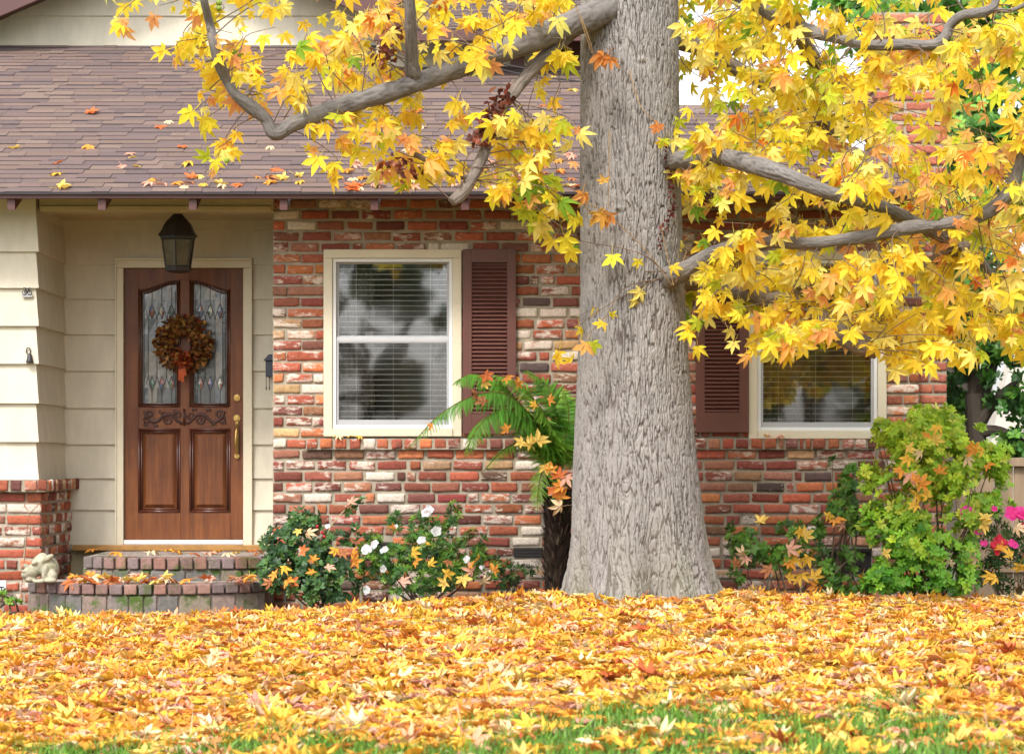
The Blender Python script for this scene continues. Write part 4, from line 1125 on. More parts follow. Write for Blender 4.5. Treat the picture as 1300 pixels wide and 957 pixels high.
branch([(745, 28, 12.85, 20), (722, 46, 12.8, 18), (702, 62, 12.7, 18), (677, 87, 12.6, 19), (652, 118, 12.5, 17), (637, 140, 12.45, 15), (623, 170, 12.4, 14), (611, 202, 12.35, 16), (598, 228, 12.3, 17), (586, 246, 12.28, 19), (574, 257, 12.25, 15)], col=(.24, .20, .17))
branch([(600, 226, 12.3, 9), (575, 222, 12.25, 8), (556, 207, 12.2, 8), (540, 202, 12.2, 9), (526, 196, 12.2, 7)], col=(.18, .14, .11))
branch([(860, -30, 12.9, 20), (905, -22, 12.6, 19), (946, 0, 12.4, 17), (981, 19, 12.25, 18), (1017, 36, 12.15, 19), (1059, 48, 12.05, 15), (1102, 57, 12.0, 15), (1151, 57, 11.95, 15), (1185, 57, 11.9, 16), (1200, 47, 11.9, 17), (1206, 33, 11.9, 14), (1222, 20, 11.85, 13), (1250, 15, 11.8, 14), (1264, 2, 11.8, 11), (1268, -40, 11.8, 10)], col=G1)
branch([(1250, 15, 11.8, 9), (1265, 13, 11.8, 8), (1283, 14, 11.75, 6), (1310, 2, 11.7, 6)], col=G1)
branch([(850, 204, 12.85, 30), (868, 203, 12.6, 27), (911, 199, 12.2, 26), (946, 206, 11.95, 27), (981, 217, 11.8, 26), (1017, 231, 11.7, 23), (1052, 245, 11.7, 20), (1088, 254, 11.8, 19), (1123, 264, 12.0, 18), (1180, 292, 12.4, 18), (1212, 309, 12.6, 17), (1240, 325, 12.8, 12), (1262, 352, 12.9, 8)], col=G1)
branch([(850, 352, 12.8, 34), (872, 343, 12.62, 27), (898, 326, 12.5, 22), (918, 317, 12.4, 19), (941, 310, 12.3, 19), (965, 307, 12.25, 19), (992, 308, 12.15, 17), (1029, 309, 12.05, 17), (1060, 306, 12.0, 17), (1100, 300, 11.95, 19), (1150, 290, 11.9, 19), (1193, 285, 11.85, 17), (1230, 279, 11.8, 18), (1256, 268, 11.75, 19), (1277, 250, 11.7, 20), (1288, 232, 11.7, 17), (1297, 200, 11.65, 15), (1312, 160, 11.6, 13)], col=G1)
branch([(850, 350, 13.1, 34), (893, 358, 13.2, 30), (930, 366, 13.1, 28), (971, 377, 12.8, 28), (1024, 396, 12.5, 28), (1059, 419, 12.3, 29), (1086, 434, 12.2, 29), (1114, 446, 12.15, 24)], col=(.21, .17, .13))
branch([(1013, 39, 12.2, 18), (1027, 67, 12.6, 21), (1049, 99, 12.9, 21), (1053, 124, 13.1, 22), (1041, 150, 13.3, 22)], col=(.22, .18, .15))
branch([(855, 50, 13.2, 24), (900, 66, 13.4, 22), (950, 96, 13.5, 20), (1000, 121, 13.5, 18), (1035, 148, 13.4, 18), (1060, 170, 13.3, 12)], col=(.20, .16, .13))
branch([(1180, 340, 13.1, 26), (1205, 322, 12.7, 22), (1225, 312, 12.2, 16)], col=(.18, .15, .12))
for a in ([(1100, 420, 13.2, 6), (1160, 430, 13, 6), (1200, 410, 12.8, 5), (1250, 380, 12.6, 4)], [(1190, 445, 12.9, 5), (1160, 420, 13, 5), (1130, 400, 13.1, 5)]):
    branch(a, 'branch', 16)

# twigs + clusters of leaves
BS = np.array(BSAMP)
YLW = [(.96, .72, .06), (.97, .80, .20), (.95, .63, .05), (.92, .50, .14), (.55, .60, .04), (.80, .66, .04), (.88, .42, .16), (.26, .44, .04), (.72, .22, .03)]
def leafcols(n, px, py):
    right = px > 700
    wR = np.array([34, 28, 14, 5, 5, 7, 3, 1.2, .8]); wL = np.array([30, 24, 20, 9, 2, 5, 5, .8, 1.6])
    out = np.zeros((n, 3))
    for i in range(n):
        w = (wR if right[i] else wL).copy()
        if px[i] > 1130 and 120 < py[i] < 320: w[3] += 22; w[6] += 14
        if 860 < px[i] < 1080 and py[i] < 330: w[5] += 12; w[4] += 6; w[7] += 2.5
        if 675 < px[i] < 740 and 215 < py[i] < 320: w[4] += 40; w[7] += 34; w[5] += 20
        w /= w.sum(); out[i] = YLW[R.choice(9, p=w)]
    return out
# (px0, px1, py0, py1, leaves, Y range)
REG = [(225, 345, -40, 60, 26, 11.3, 12.4), (250, 345, 60, 200, 44, 11.3, 12.3), (345, 520, -40, 95, 100, 11.4, 12.7), (345, 440, 85, 130, 16, 11.6, 12.5), (400, 560, 130, 215, 40, 11.6, 12.6), (525, 735, -40, 75, 118, 11.5, 13.2),
       (560, 690, 125, 245, 50, 11.6, 12.7), (650, 737, 150, 250, 34, 11.8, 12.9), (470, 570, 150, 245, 26, 11.6, 12.6), (680, 738, 215, 310, 26, 12.0, 12.9), (145, 228, -30, 75, 20, 11.2, 12.0), (695, 735, 400, 450, 6, 12.2, 12.6),
       (865, 1000, -60, 90, 120, 11.6, 13.6), (865, 1090, 90, 200, 165, 11.6, 13.8), (1000, 1320, -60, 40, 70, 11.4, 13.2), (1090, 1320, 40, 200, 190, 11.2, 13.2), (865, 1040, 200, 300, 85, 11.7, 13.4),
       (1040, 1330, 190, 300, 205, 11.2, 13.4), (875, 1010, 320, 400, 85, 11.7, 13.2), (1000, 1200, 315, 420, 205, 11.4, 13.4), (1190, 1330, 300, 430, 110, 11.4, 13.2), (930, 1130, 400, 445, 48, 11.8, 13.0), (1120, 1310, 405, 465, 46, 11.7, 13.0), (870, 905, 395, 430, 6, 12, 12.6)]
LP, LX, LY, tw = [], [], [], MB()
rt = random.Random(3)
for (a, b, c, d_, cnt, y0, y1) in REG:
    done = 0; cnt = int(cnt * (1.9 if a > 860 and d_ <= 200 else (1.65 if a > 860 else 1.5)))
    while done < cnt:
        px, py, yy = rt.uniform(a, b), rt.uniform(c, d_), rt.uniform(y0, y1) + (.3 if a < 740 else .25)
        cen = np.array(P(px, py, yy))
        j = np.argmin(np.linalg.norm(BS - cen, axis=1) + .35 * np.array([rt.random() for _ in range(len(BS))]))
        st_ = BS[j]; v = cen - st_; L = np.linalg.norm(v)
        nl = rt.randint(3, 7)
        if L > 1.3:
            st_ = cen - v / L * .8 ; v = cen - st_; L = .8
        ctrl = [st_, st_ + v * .35 + np.array([rt.gauss(0, .06), rt.gauss(0, .05), .10 * L + rt.gauss(0, .03)]), st_ + v * .72 + np.array([rt.gauss(0, .05), rt.gauss(0, .04), .06 * L]), cen]
        sp = spline(ctrl, 12); tw.tube(sp, np.linspace(.0042, .0016, 12), 5, False)
        for q in range(nl):
            u = 1 if q == 0 else rt.uniform(.35, 1.0); pnt = sp[min(11, int(u * 11))]
            LP.append(pnt); LX.append(px); LY.append(py); done += 1
LP = np.array(LP); LX = np.array(LX); LY = np.array(LY); n = len(LP)
ydir = np.stack([R.randn(n) * .55, R.randn(n) * .32 - .22, -1.0 + .38 * R.randn(n)], 1)
zf = np.stack([R.randn(n) * .45, -np.ones(n) + .35 * R.randn(n), .38 + R.randn(n) * .42], 1)
yn = ydir / np.linalg.norm(ydir, axis=1)[:, None]
xn = np.cross(yn, zf); xn /= np.linalg.norm(xn, axis=1)[:, None]
rot = np.stack([xn, yn, np.cross(xn, yn)], 2)
size = np.clip(R.normal(.124, .028, n), .060, .185)
# the stalk top (y = -0.5 in template units) sits on the twig
pos = LP + yn * (size * .42)[:, None]
lc = np.clip(leafcols(n, LX, LY) * (1 + .07 * R.randn(n, 1)), .01, .95)
scatter(LT, pos, rot, size, lc, 'crown', M['leaf'], tree)
tw.build('twigs', M['twig'], tree)['kind'] = 'stuff'
print('tree leaves', n)

# green seed balls, dried clusters
for (px, py, yy) in ((278, 4, 11.7), (278, 11, 11.7), (288, 204, 11.9), (972, 141, 12.2), (966, 160, 12.2), (976, 157, 12.2), (908, 80, 12.2)):
    V_, Q_ = [], []
    m = MB(); c = P(px, py, yy); r = .016; seg = 10
    m.lathe([(r * math.sin(t) + .0005, c[2] - r * math.cos(t)) for t in np.linspace(0.02, PI - .02, 9)], c[0], c[1], seg)
    m.build('seed_ball', m_simple('green seed ball', (.22, .30, .03), .8, .3, 200, 1, 400), tree, smooth=True)
def dried(name, path, cnt, spread, cols, parent, size=(.03, .06), yoff=0):
    path = np.array([P(*p) for p in path]); s = spline(path, 40)
    pos = s[R.randint(0, 40, cnt)] + R.randn(cnt, 3) * spread
    return scatter(ol, pos, orient(R.randn(cnt, 3) + [0, 0, -.8]), R.uniform(*size, cnt), col_jit(1, cnt, .2) * pick(cols, [1] * len(cols), cnt), name, M['dryleaf'], parent)
RB = [(.16, .035, .02), (.24, .06, .03), (.10, .03, .02), (.30, .10, .05)]
dried('withered_leaves', [(641, 118, 12.35), (628, 145, 12.3), (618, 160, 12.3), (606, 180, 12.25)], 150, .022, RB, tree, (.03, .065))
dried('withered_leaves', [(500, 20, 12), (492, 60, 12), (485, 75, 12)], 60, .035, RB, tree, (.03, .065))
dried('withered_leaves', [(505, 205, 12.1), (520, 212, 12.1)], 40, .04, RB, tree, (.03, .06))
xb = lambda px, py: (px, py, 12.72)
dried('withered_leaves', [xb(845, 188), xb(851, 225), xb(855, 260), xb(846, 292)], 70, .006, [(.13, .02, .015), (.09, .02, .015)], tree, (.015, .032))
dried('withered_leaves', [xb(858, 262), xb(840, 292), xb(838, 315)], 30, .008, [(.13, .02, .015), (.09, .02, .015)], tree, (.015, .03))
# shoots growing on the trunk
def shoot(path, leaves, r=.0035):
    m = MB(); pts = spline([P(*p) for p in path], 24); m.tube(pts, np.linspace(r, r * .6, 24), 6); o = m.build('shoot', m_simple('young shoot bark', (.25, .15, .06), .7, .2, 30), tree)
    if leaves:
        L = np.array([P(a, b, c) for a, b, c, s, cc in leaves]); nn = len(L)
        yd = np.stack([R.randn(nn) * .5, -.4 + R.randn(nn) * .2, -1 + R.randn(nn) * .3], 1); z_ = np.stack([R.randn(nn) * .3, -np.ones(nn), .3 + R.randn(nn) * .3], 1)
        y_ = yd / np.linalg.norm(yd, axis=1)[:, None]; x_ = np.cross(y_, z_); x_ /= np.linalg.norm(x_, axis=1)[:, None]
        RT = np.stack([x_, y_, np.cross(x_, y_)], 2)
        for q in range(nn): scatter(LF, L[q:q + 1], RT[q:q + 1], np.array([leaves[q][3]]), np.array([leaves[q][4]]), 'shoot_leaf', M['leaf'], o)
OR = (.62, .25, .06)
shoot([(731, 8, 12.6), (742, 40, 12.62), (751, 68, 12.64)], [(756, 72, 12.58, .13, (.66, .34, .10)), (768, 70, 12.55, .15, OR), (775, 74, 12.55, .13, OR)])
shoot([(738, 22, 12.55), (748, 50, 12.56), (754, 72, 12.6)], None)
shoot([(799, 90, 12.64), (806, 115, 12.62), (815, 138, 12.6), (832, 155, 12.58)], [(837, 157, 12.57, .11, OR), (836, 160, 12.56, .10, (.55, .20, .05))])
shoot([(774, 165, 12.62), (773, 215, 12.62), (772, 265, 12.62)], [(768, 226, 12.58, .10, (.80, .48, .10)), (757, 268, 12.55, .15, (.80, .48, .10)), (775, 270, 12.55, .14, OR), (764, 272, 12.53, .13, (.7, .40, .08))])
shoot([(680, 225, 12.2), (715, 250, 12.4), (760, 265, 12.52), (800, 298, 12.58), (830, 330, 12.62), (853, 362, 12.66)], [(740, 244, 12.4, .13, (.80, .38, .10))])
shoot([(738, 255, 12.5), (760, 285, 12.56)], None)
shoot([(855, 362, 12.6), (846, 320, 12.6), (838, 282, 12.58)], None)
shoot([(858, 358, 12.6), (866, 335, 12.6), (872, 318, 12.6)], [(855, 336, 12.55, .10, YLW[0])])
shoot([(961, 190, 12.3), (956, 130, 12.2), (953, 90, 12.15), (945, 66, 12.1)], None)

# ================================================================== individual fallen leaves
lf_meshes = []
def leaf_mesh(i, col):
    V_, F_ = LF[i % len(LF)] if i % 2 else star_leaf(60 + i, .35, .15)
    return np_mesh('leaf', V_ * .145, F_, M['dryleaf'], np.tile(np.array(col), (len(V_), 1)))
LCOL = [(.82, .50, .06), (.78, .33, .05), (.80, .60, .36), (.62, .16, .04), (.74, .40, .28), (.86, .62, .15), (.45, .18, .07)]
for i in range(14): lf_meshes.append(leaf_mesh(i, LCOL[i % 7]))
def drop_leaf(p, nrm, label, group, scale=1.0, mi=None, rz=None, spin=None):
    o = bpy.data.objects.new('fallen_leaf', lf_meshes[rt.randrange(14) if mi is None else mi]); COL.objects.link(o)
    q = Vector(nrm).to_track_quat('Z', 'Y').to_matrix().to_4x4() @ Matrix.Rotation(rt.uniform(0, 2 * PI), 4, 'Z') @ Matrix.Rotation(rt.gauss(0, .2), 4, 'X')
    o.matrix_world = Matrix.Translation(p) @ q @ Matrix.Scale(scale, 4)
    return tag(o, label, 'leaf', group)
rn = (0, -SL, 1)
def roofpt(px, py):
    y = (CAMZ - ZE + SL * YE) / (SL - (HOR - py) / F); return (X(px, y), y, roofz(y) + .022)
spots = [(20, 191), (74, 210), (75, 224), (74, 242), (113, 148), (111, 146), (115, 189), (155, 214), (163, 200), (168, 203), (174, 215), (201, 164), (216, 157), (231, 189), (232, 240), (192, 236), (197, 233), (205, 238), (222, 238), (240, 236), (247, 230), (255, 227), (258, 238), (275, 236), (284, 239), (305, 238), (240, 210), (278, 217), (325, 228), (338, 230), (345, 236), (360, 232), (375, 226), (382, 234), (345, 190), (350, 218), (395, 200), (420, 226), (430, 228), (438, 221), (450, 230), (470, 218)]
for i in range(95): spots.append((rt.uniform(440, 735), 243 - abs(rt.gauss(0, 26))))
for i in range(25): spots.append((rt.uniform(870, 1080), 243 - abs(rt.gauss(0, 24))))
for (px, py) in ((533, 143), (540, 165), (690, 137), (700, 100), (655, 175), (697, 152), (710, 140), (725, 118)): spots.append((px, py))
for (px, py) in spots:
    drop_leaf(roofpt(px, min(py, 242)), rn, 'curled star shaped leaf lying on the brown shingle roof', 'fallen leaves on the shingle roof', rt.uniform(.65, 1.0))
for (px, py) in [(220, 703), (243, 706), (190, 704), (150, 705), (262, 706), (285, 706), (300, 705), (318, 704), (330, 705), (210, 702), (120, 701), (275, 703)]:
    y = (CAMZ - ZL) * F / (py - HOR); drop_leaf((X(px, y), y, ZL + .02), (0, 0, 1), 'bright leaf lying on the upper brick landing by the door', 'fallen leaves on the landing', rt.uniform(.7, 1.0))
for i in range(42):
    px = rt.uniform(85, 322); y = rt.uniform(14.1, 14.42); drop_leaf((X(px, y), y, ZS + .015 + rt.random() * .03), (rt.gauss(0, .3), rt.gauss(0, .3), 1), 'orange or yellow leaf heaped on the lower brick step', 'fallen leaves on the lower step', rt.uniform(.7, 1.05))
for (px, yy) in ((428, 0), (448, 0), (455, 0), (430, 0), (975, 0), (990, 0)):
    drop_leaf((X(px, YW), YW - .03, Z(555, YW) + .012), (0, -.2, 1), 'small curled leaf on the brick ledge under a window', 'leaves on window ledges', .5)

# ================================================================== SHRUBS
def rosette(seed, nlv=7, w=.33, up=.5):
    r = np.random.RandomState(seed); V_, F_ = [], []
    for k in range(nlv):
        a = k * 2.4 + r.uniform(-.3, .3); e = up * r.uniform(.3, 1.5); l = r.uniform(.75, 1.1)
        d = np.array([math.cos(a) * math.cos(e), math.sin(a) * math.cos(e), math.sin(e)]); s = np.array([-math.sin(a), math.cos(a), 0]); u = np.cross(d, s)
        b = len(V_)
        V_ += [d * .05, d * l * .45 + s * w * .5 + u * -.06, d * l * .5 + u * .0, d * l * .45 - s * w * .5 + u * -.06, d * l * .8 + s * w * .36 - np.array([0, 0, .05]), d * l * .8 - s * w * .36 - np.array([0, 0, .05]), d * l - np.array([0, 0, .12])]
        F_ += [(b, b + 1, b + 2), (b, b + 2, b + 3), (b + 2, b + 1, b + 4), (b + 2, b + 5, b + 3), (b + 2, b + 4, b + 6), (b + 2, b + 6, b + 5)]
    return np.array(V_), np.array(F_)
RO = [rosette(i, 7, .42) for i in range(5)]; RA = [rosette(20 + i, 8, .26, .6) for i in range(5)]
def shrub(name, label, blobs, dens, size, palfn, base, tmpl=RO, cat='shrub', mat='green', stems=10, gap=.38):
    o = empty(name, base, label, cat)
    Ps, Ds, Cs = [], [], []
    for (px, py, Y, rx, rz, ry) in blobs:
        c = np.array(P(px, py, Y)); k = Y / F; r = np.array([rx * k, ry, rz * k])
        cnt = int(dens * (r[0] * r[2] + r[0] * r[1] + r[1] * r[2]))
        d = R.randn(cnt, 3); d /= np.linalg.norm(d, axis=1)[:, None]
        rad = R.uniform(.35, 1.0, cnt) ** .6 * (1 + .22 * (vn(d[:, 0] * 3 + c[0] * 5 + 20, d[:, 2] * 3 + 30) - .5) * 2)
        p = c + d * r * rad[:, None]
        hole = vn(p[:, 0] * 9 + 60, p[:, 2] * 9 + 60) * .6 + vn(p[:, 0] * 17 + 3, p[:, 2] * 17 + 90) * .4
        ok = (hole > gap) & (p[:, 2] > base[2] + .01); p, d = p[ok], d[ok]
        Ps.append(p); Ds.append(d)
    Pp = np.vstack(Ps); Dd = np.vstack(Ds); n = len(Pp)
    zax = Dd * [.8, .9, .5] + [0, -.25, .55] + R.randn(n, 3) * .3
    scatter(tmpl, Pp, rotmats(R.randn(n, 3), zax), R.uniform(size * .75, size * 1.25, n), palfn(Pp, n), 'foliage', M[mat], o)
    m = MB()
    for k in range(stems):
        t = Pp[R.randint(n)]; b = np.array(base) + [R.randn() * .05, R.randn() * .04, -.05]
        mid = (b + t) / 2 + R.randn(3) * .04
        m.tube(spline([b, mid, t], 12), np.linspace(.009, .003, 12), 6)
    m.build('stems', M['twig'], o)
    return o, Pp
def pal(cs, w, s=.18):
    return lambda p, n: np.clip(col_jit(1, n, s) * pick(cs, w, n), .004, .9)
DG = [(.045, .12, .035), (.07, .17, .04), (.035, .085, .035), (.11, .22, .04)]
# dark rose bush by the steps
ros, Pr = shrub('rose_bush', 'dark green rose bush with red hips left of the white flowers', [(365, 690, 14.35, 34, 30, .18), (400, 715, 14.3, 45, 35, .2), (350, 728, 14.25, 26, 24, .15), (385, 662, 14.4, 24, 18, .12), (425, 700, 14.4, 22, 34, .14), (405, 742, 14.2, 60, 22, .18), (345, 712, 14.4, 14, 14, .1)], 1500, .045, pal(DG, [4, 4, 3, 2]), P(395, 765, 14.35), RO, 'rose bush', gap=.36)
m = MB(); m.tube(spline([P(412, 690, 14.4), P(420, 668, 14.38), P(434, 651, 14.35), P(446, 641, 14.33)], 14), np.linspace(.005, .003, 14), 6); m.tube(spline([P(450, 720, 14.4), P(452, 690, 14.4), P(452, 672, 14.4)], 8), .003, 6); m.build('long_stem', m_simple('pale cane', (.40, .34, .18), .6, .2, 20), ros)
p = np.array([P(px, py, 14.33) for px, py in ((446, 641), (452, 636), (457, 640), (448, 646), (440, 650), (459, 634), (452, 668), (454, 686), (449, 676), (456, 680))]); n = len(p)
scatter(RO, p, rotmats(R.randn(n, 3), R.randn(n, 3) * .3 + [0, -.3, .9]), np.full(n, .05), col_jit((.05, .13, .03), n), 'stem_leaves', M['green'], ros)
for (px, py) in ((409, 676), (412, 681), (393, 699), (403, 668)):
    m = MB(); c = P(px, py, 14.2); m.lathe([(.010 * math.sin(t) + .0004, c[2] - .012 * math.cos(t)) for t in np.linspace(.02, PI - .02, 8)], c[0], c[1], 8); m.build('rose_hip', m_simple('red hip', (.35, .008, .012), .35, .1, 20), ros, smooth=True)
# azalea with white flowers
az_, Pa = shrub('white_azalea', 'green azalea bush with white flowers below the left window', [(545, 700, 14.4, 40, 32, .2), (505, 712, 14.4, 30, 28, .18), (585, 715, 14.4, 36, 26, .18), (535, 735, 14.3, 60, 20, .2), (600, 695, 14.45, 20, 22, .12), (535, 668, 14.45, 16, 20, .1), (470, 712, 14.4, 20, 28, .14), (502, 662, 14.45, 10, 14, .08), (577, 652, 14.45, 7, 16, .06), (620, 722, 14.4, 22, 18, .12), (560, 668, 14.5, 10, 14, .06), (470, 690, 14.45, 16, 14, .1)], 2300, .038, pal([(.06, .18, .03), (.11, .28, .035), (.20, .38, .04), (.04, .11, .025)], [4, 4, 4, 3]), P(545, 760, 14.4), RA, 'azalea', gap=.26)
def flower(seed, petals=5):
    r = np.random.RandomState(seed); V_, F_ = [[0, 0, 0]], []
    for k in range(petals):
        a = 2 * PI * k / petals; b = len(V_)
        for j, (rr, da, z_) in enumerate(((.45, -.66, .14), (.88, -.66, .20), (1.06, -.25, .15), (1.0, .22, .20), (.86, .66, .26), (.45, .66, .16), (.5, 0, .05))):
            rr *= r.uniform(.88, 1.1); V_.append([rr * math.cos(a + da), rr * math.sin(a + da), z_ + r.uniform(-.05, .1)])
        F_ += [(0, b, b + 6), (0, b + 6, b + 5), (b + 6, b, b + 1), (b + 6, b + 1, b + 2), (b + 6, b + 2, b + 3), (b + 6, b + 3, b + 4), (b + 6, b + 4, b + 5)]
    return np.array(V_) * .5, np.array(F_)
FLW = [flower(i) for i in range(5)]
def put_flowers(spots, Y, size, col, parent):
    for (px, py, s) in spots:
        o = scatter([FLW[R.randint(5)], FLW[R.randint(5)]], np.array([P(px, py, Y), P(px + R.uniform(-3, 3), py + R.uniform(-3, 3), Y - .01)]), rotmats(R.randn(2, 3), np.array([[R.randn() * .4, -1, .4 + R.randn() * .3], [R.randn() * .4, -1, R.randn() * .3]])), np.array([size * s, size * s * .8]), col_jit(col, 2, .04), 'flower', M['petal'], parent)
WH = (.82, .83, .84)
put_flowers([(541, 651, 1.15), (544, 645, .9), (554, 674, 1.2), (535, 686, 1.15), (476, 691, 1.1), (466, 697, 1.2), (487, 699, .9), (486, 722, .9), (592, 710, .8), (503, 668, .5), (465, 748, .9), (611, 720, .5), (416, 668, .6)], 14.15, .060, WH, az_)
# low plant by the vent
shrub('low_azalea', 'small dark green azalea growing beside the tree fern trunk', [(650, 728, 14.5, 16, 16, .1), (670, 722, 14.5, 12, 8, .06), (648, 742, 14.45, 18, 10, .1)], 1500, .035, pal(DG, [4, 4, 3, 2]), P(655, 750, 14.5), RA, 'azalea', stems=5)
# big bright shrub on the right
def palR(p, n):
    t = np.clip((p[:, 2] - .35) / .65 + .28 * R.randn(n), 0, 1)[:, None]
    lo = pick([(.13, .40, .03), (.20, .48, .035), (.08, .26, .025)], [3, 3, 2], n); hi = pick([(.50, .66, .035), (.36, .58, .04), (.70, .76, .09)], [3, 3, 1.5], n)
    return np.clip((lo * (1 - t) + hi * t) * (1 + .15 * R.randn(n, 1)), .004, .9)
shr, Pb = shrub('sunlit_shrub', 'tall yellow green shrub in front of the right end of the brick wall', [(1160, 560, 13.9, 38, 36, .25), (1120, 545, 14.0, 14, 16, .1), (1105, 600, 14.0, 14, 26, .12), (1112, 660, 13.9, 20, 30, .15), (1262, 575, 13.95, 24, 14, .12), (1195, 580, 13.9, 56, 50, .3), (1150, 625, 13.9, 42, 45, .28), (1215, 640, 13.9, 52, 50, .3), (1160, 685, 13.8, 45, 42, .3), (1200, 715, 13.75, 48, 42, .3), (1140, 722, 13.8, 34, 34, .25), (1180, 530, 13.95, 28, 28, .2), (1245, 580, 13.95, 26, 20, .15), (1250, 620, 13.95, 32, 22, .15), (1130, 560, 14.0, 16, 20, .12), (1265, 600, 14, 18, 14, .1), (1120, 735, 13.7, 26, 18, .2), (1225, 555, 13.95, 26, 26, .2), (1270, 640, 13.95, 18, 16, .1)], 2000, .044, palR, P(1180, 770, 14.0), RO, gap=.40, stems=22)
shrub('spindly_shrub', 'thin green shrub against the brick right of the trunk', [(1070, 640, 14.3, 20, 22, .12), (1055, 665, 14.3, 20, 14, .12), (1060, 590, 14.35, 8, 16, .06), (1075, 615, 14.3, 12, 14, .08), (1085, 660, 14.3, 12, 20, .1), (1035, 672, 14.3, 16, 12, .1), (1080, 598, 14.35, 9, 8, .06)], 1500, .045, pal([(.10, .26, .03), (.17, .36, .04), (.06, .16, .03)], [3, 4, 2]), P(1060, 755, 14.3), RO, gap=.34, stems=12)
shrub('low_groundcover_plant', 'low leafy plants mixed with brown leaves beside the trunk base', [(960, 695, 14.2, 38, 18, .15), (1005, 680, 14.25, 22, 26, .12), (1000, 705, 14.1, 40, 22, .15), (1060, 712, 14.1, 34, 26, .2), (940, 680, 14.2, 18, 18, .1), (1075, 745, 13.9, 40, 16, .2), (940, 722, 14.1, 26, 14, .12)], 1100, .045, pal([(.09, .22, .03), (.15, .32, .035), (.05, .12, .025)], [3, 4, 2]), P(1000, 755, 14.1), RO, 'plant', gap=.36, stems=12)
# pink azalea at the right edge
pk, Pp_ = shrub('pink_azalea', 'azalea with magenta flowers at the foot of the wooden fence', [(1268, 690, 13.9, 34, 26, .2), (1300, 680, 13.9, 26, 36, .2), (1255, 725, 13.85, 26, 18, .15), (1290, 730, 13.85, 30, 22, .18), (1262, 655, 13.95, 16, 12, .08)], 1000, .045, pal([(.04, .10, .025), (.07, .16, .03), (.20, .10, .04), (.12, .19, .04)], [3, 3, 1, 1]), P(1275, 765, 13.9), RA, 'azalea', gap=.40)
put_flowers([(1228, 650, 1.5), (1284, 652, 1.6), (1296, 651, 1.5), (1243, 675, .8), (1262, 646, .7), (1287, 692, 1.0), (1250, 690, .7)], 13.65, .062, (.85, .06, .36), pk)
put_flowers([(1268, 684, 1.1), (1274, 690, 1.0), (1262, 692, .9), (1266, 700, .8), (1300, 668, .9)], 13.68, .06, (.60, .02, .06), pk)
# weedy plant left of the pier
shrub('pier_weed', 'tiny bright green weed growing at foot of brick pier', [(4, 757, 14.5, 10, 7, .05), (14, 762, 14.5, 12, 6, .05)], 1800, .035, pal([(.15, .32, .04), (.25, .42, .05)], [1, 1]), P(6, 770, 14.5), RO, 'weed', stems=3, gap=.2)

# leaves caught in the shrubs
def caught(spots, Y, group, label, rest=None):
    for s in spots:
        px, py = s[:2]; o = drop_leaf(P(px, py, Y + rt.gauss(0, .02)), (rt.gauss(0, .4), -1, .5 + rt.gauss(0, .3)), label, group, (s[2] if len(s) > 2 else rt.uniform(.8, 1.1)) * rt.uniform(.7, .95), s[3] if len(s) > 3 else None)
caught([(381, 699, .8, 3), (401, 712, .9, 1), (398, 728, .8, 1), (352, 728, .9, 1), (366, 736, 1, 1), (344, 738, .9, 6), (367, 741, .8, 3), (446, 640, .8, 4), (432, 702, .8, 6), (445, 712, 1, 1), (450, 705, .8, 8), (390, 675, .8, 2), (380, 672, .7, 5), (415, 722, .8, 4), (425, 695, .8, 0), (357, 722, .9, 7)], 14.05, 'leaves caught in the rose bush', 'orange leaf caught among the dark rose bush leaves')
caught([(523, 700, 1.1, 0), (528, 712, .8, 1), (500, 672, .6, 1), (564, 728, 1, 7), (568, 738, .9, 5), (588, 732, 1.0, 5), (601, 725, 1, 4), (597, 718, .8, 1), (625, 726, .9, 1), (509, 740, .9, 4), (606, 706, .6, 0), (547, 718, .8, 7), (565, 715, .9, 6), (545, 690, .5, 0), (612, 735, .8, 2)], 14.1, 'leaves caught in the white azalea', 'orange or tan leaf caught in the white azalea bush')
caught([(1165, 615, 1.1, 1), (1155, 580, 1.0, 0), (1170, 575, .9, 2), (1185, 560, .9, 5), (1225, 582, 1.1, 2), (1155, 600, 1.1, 4), (1160, 628, 1.0, 7), (1195, 602, 1.0, 1), (1145, 597, .9, 1), (1248, 575, 1.0, 7), (1240, 570, 1.0, 1), (1190, 540, .9, 0), (1165, 640, 1.0, 0), (1250, 660, 1.1, 5), (1175, 550, .8, 1), (1150, 570, .8, 5), (1254, 590, .9, 1), (1205, 716, .7, 2), (1120, 700, .8, 5), (1160, 612, .9, 1), (1178, 632, .9, 7), (1235, 565, .8, 0)], 13.58, 'leaves caught in the tall shrub', 'orange or yellow leaf caught in the tall yellow green shrub')
caught([(1060, 660, 1.1, 1), (1072, 665, .9, 4), (1090, 600, .7, 1), (1048, 655, .8, 7)], 14.1, 'leaves caught in the spindly shrub', 'orange leaf caught in the thin shrub against brick')
caught([(1012, 672, 1, 0), (1020, 682, 1, 5), (1000, 698, 1.2, 4), (1015, 708, 1.3, 7), (1028, 706, 1.1, 0), (1004, 712, 1.1, 1), (980, 722, 1, 6), (1018, 728, 1.2, 0), (1032, 735, 1.0, 7), (930, 716, 1.0, 6), (945, 700, .8, 2), (1095, 730, 1.1, 1), (1060, 735, 1.0, 6), (965, 664, .9, 5), (950, 708, .9, 4), (1000, 735, .9, 0), (1040, 745, 1, 1)], 13.95, 'leaves caught in the low plants', 'yellow or brown leaf caught in low plants by trunk')
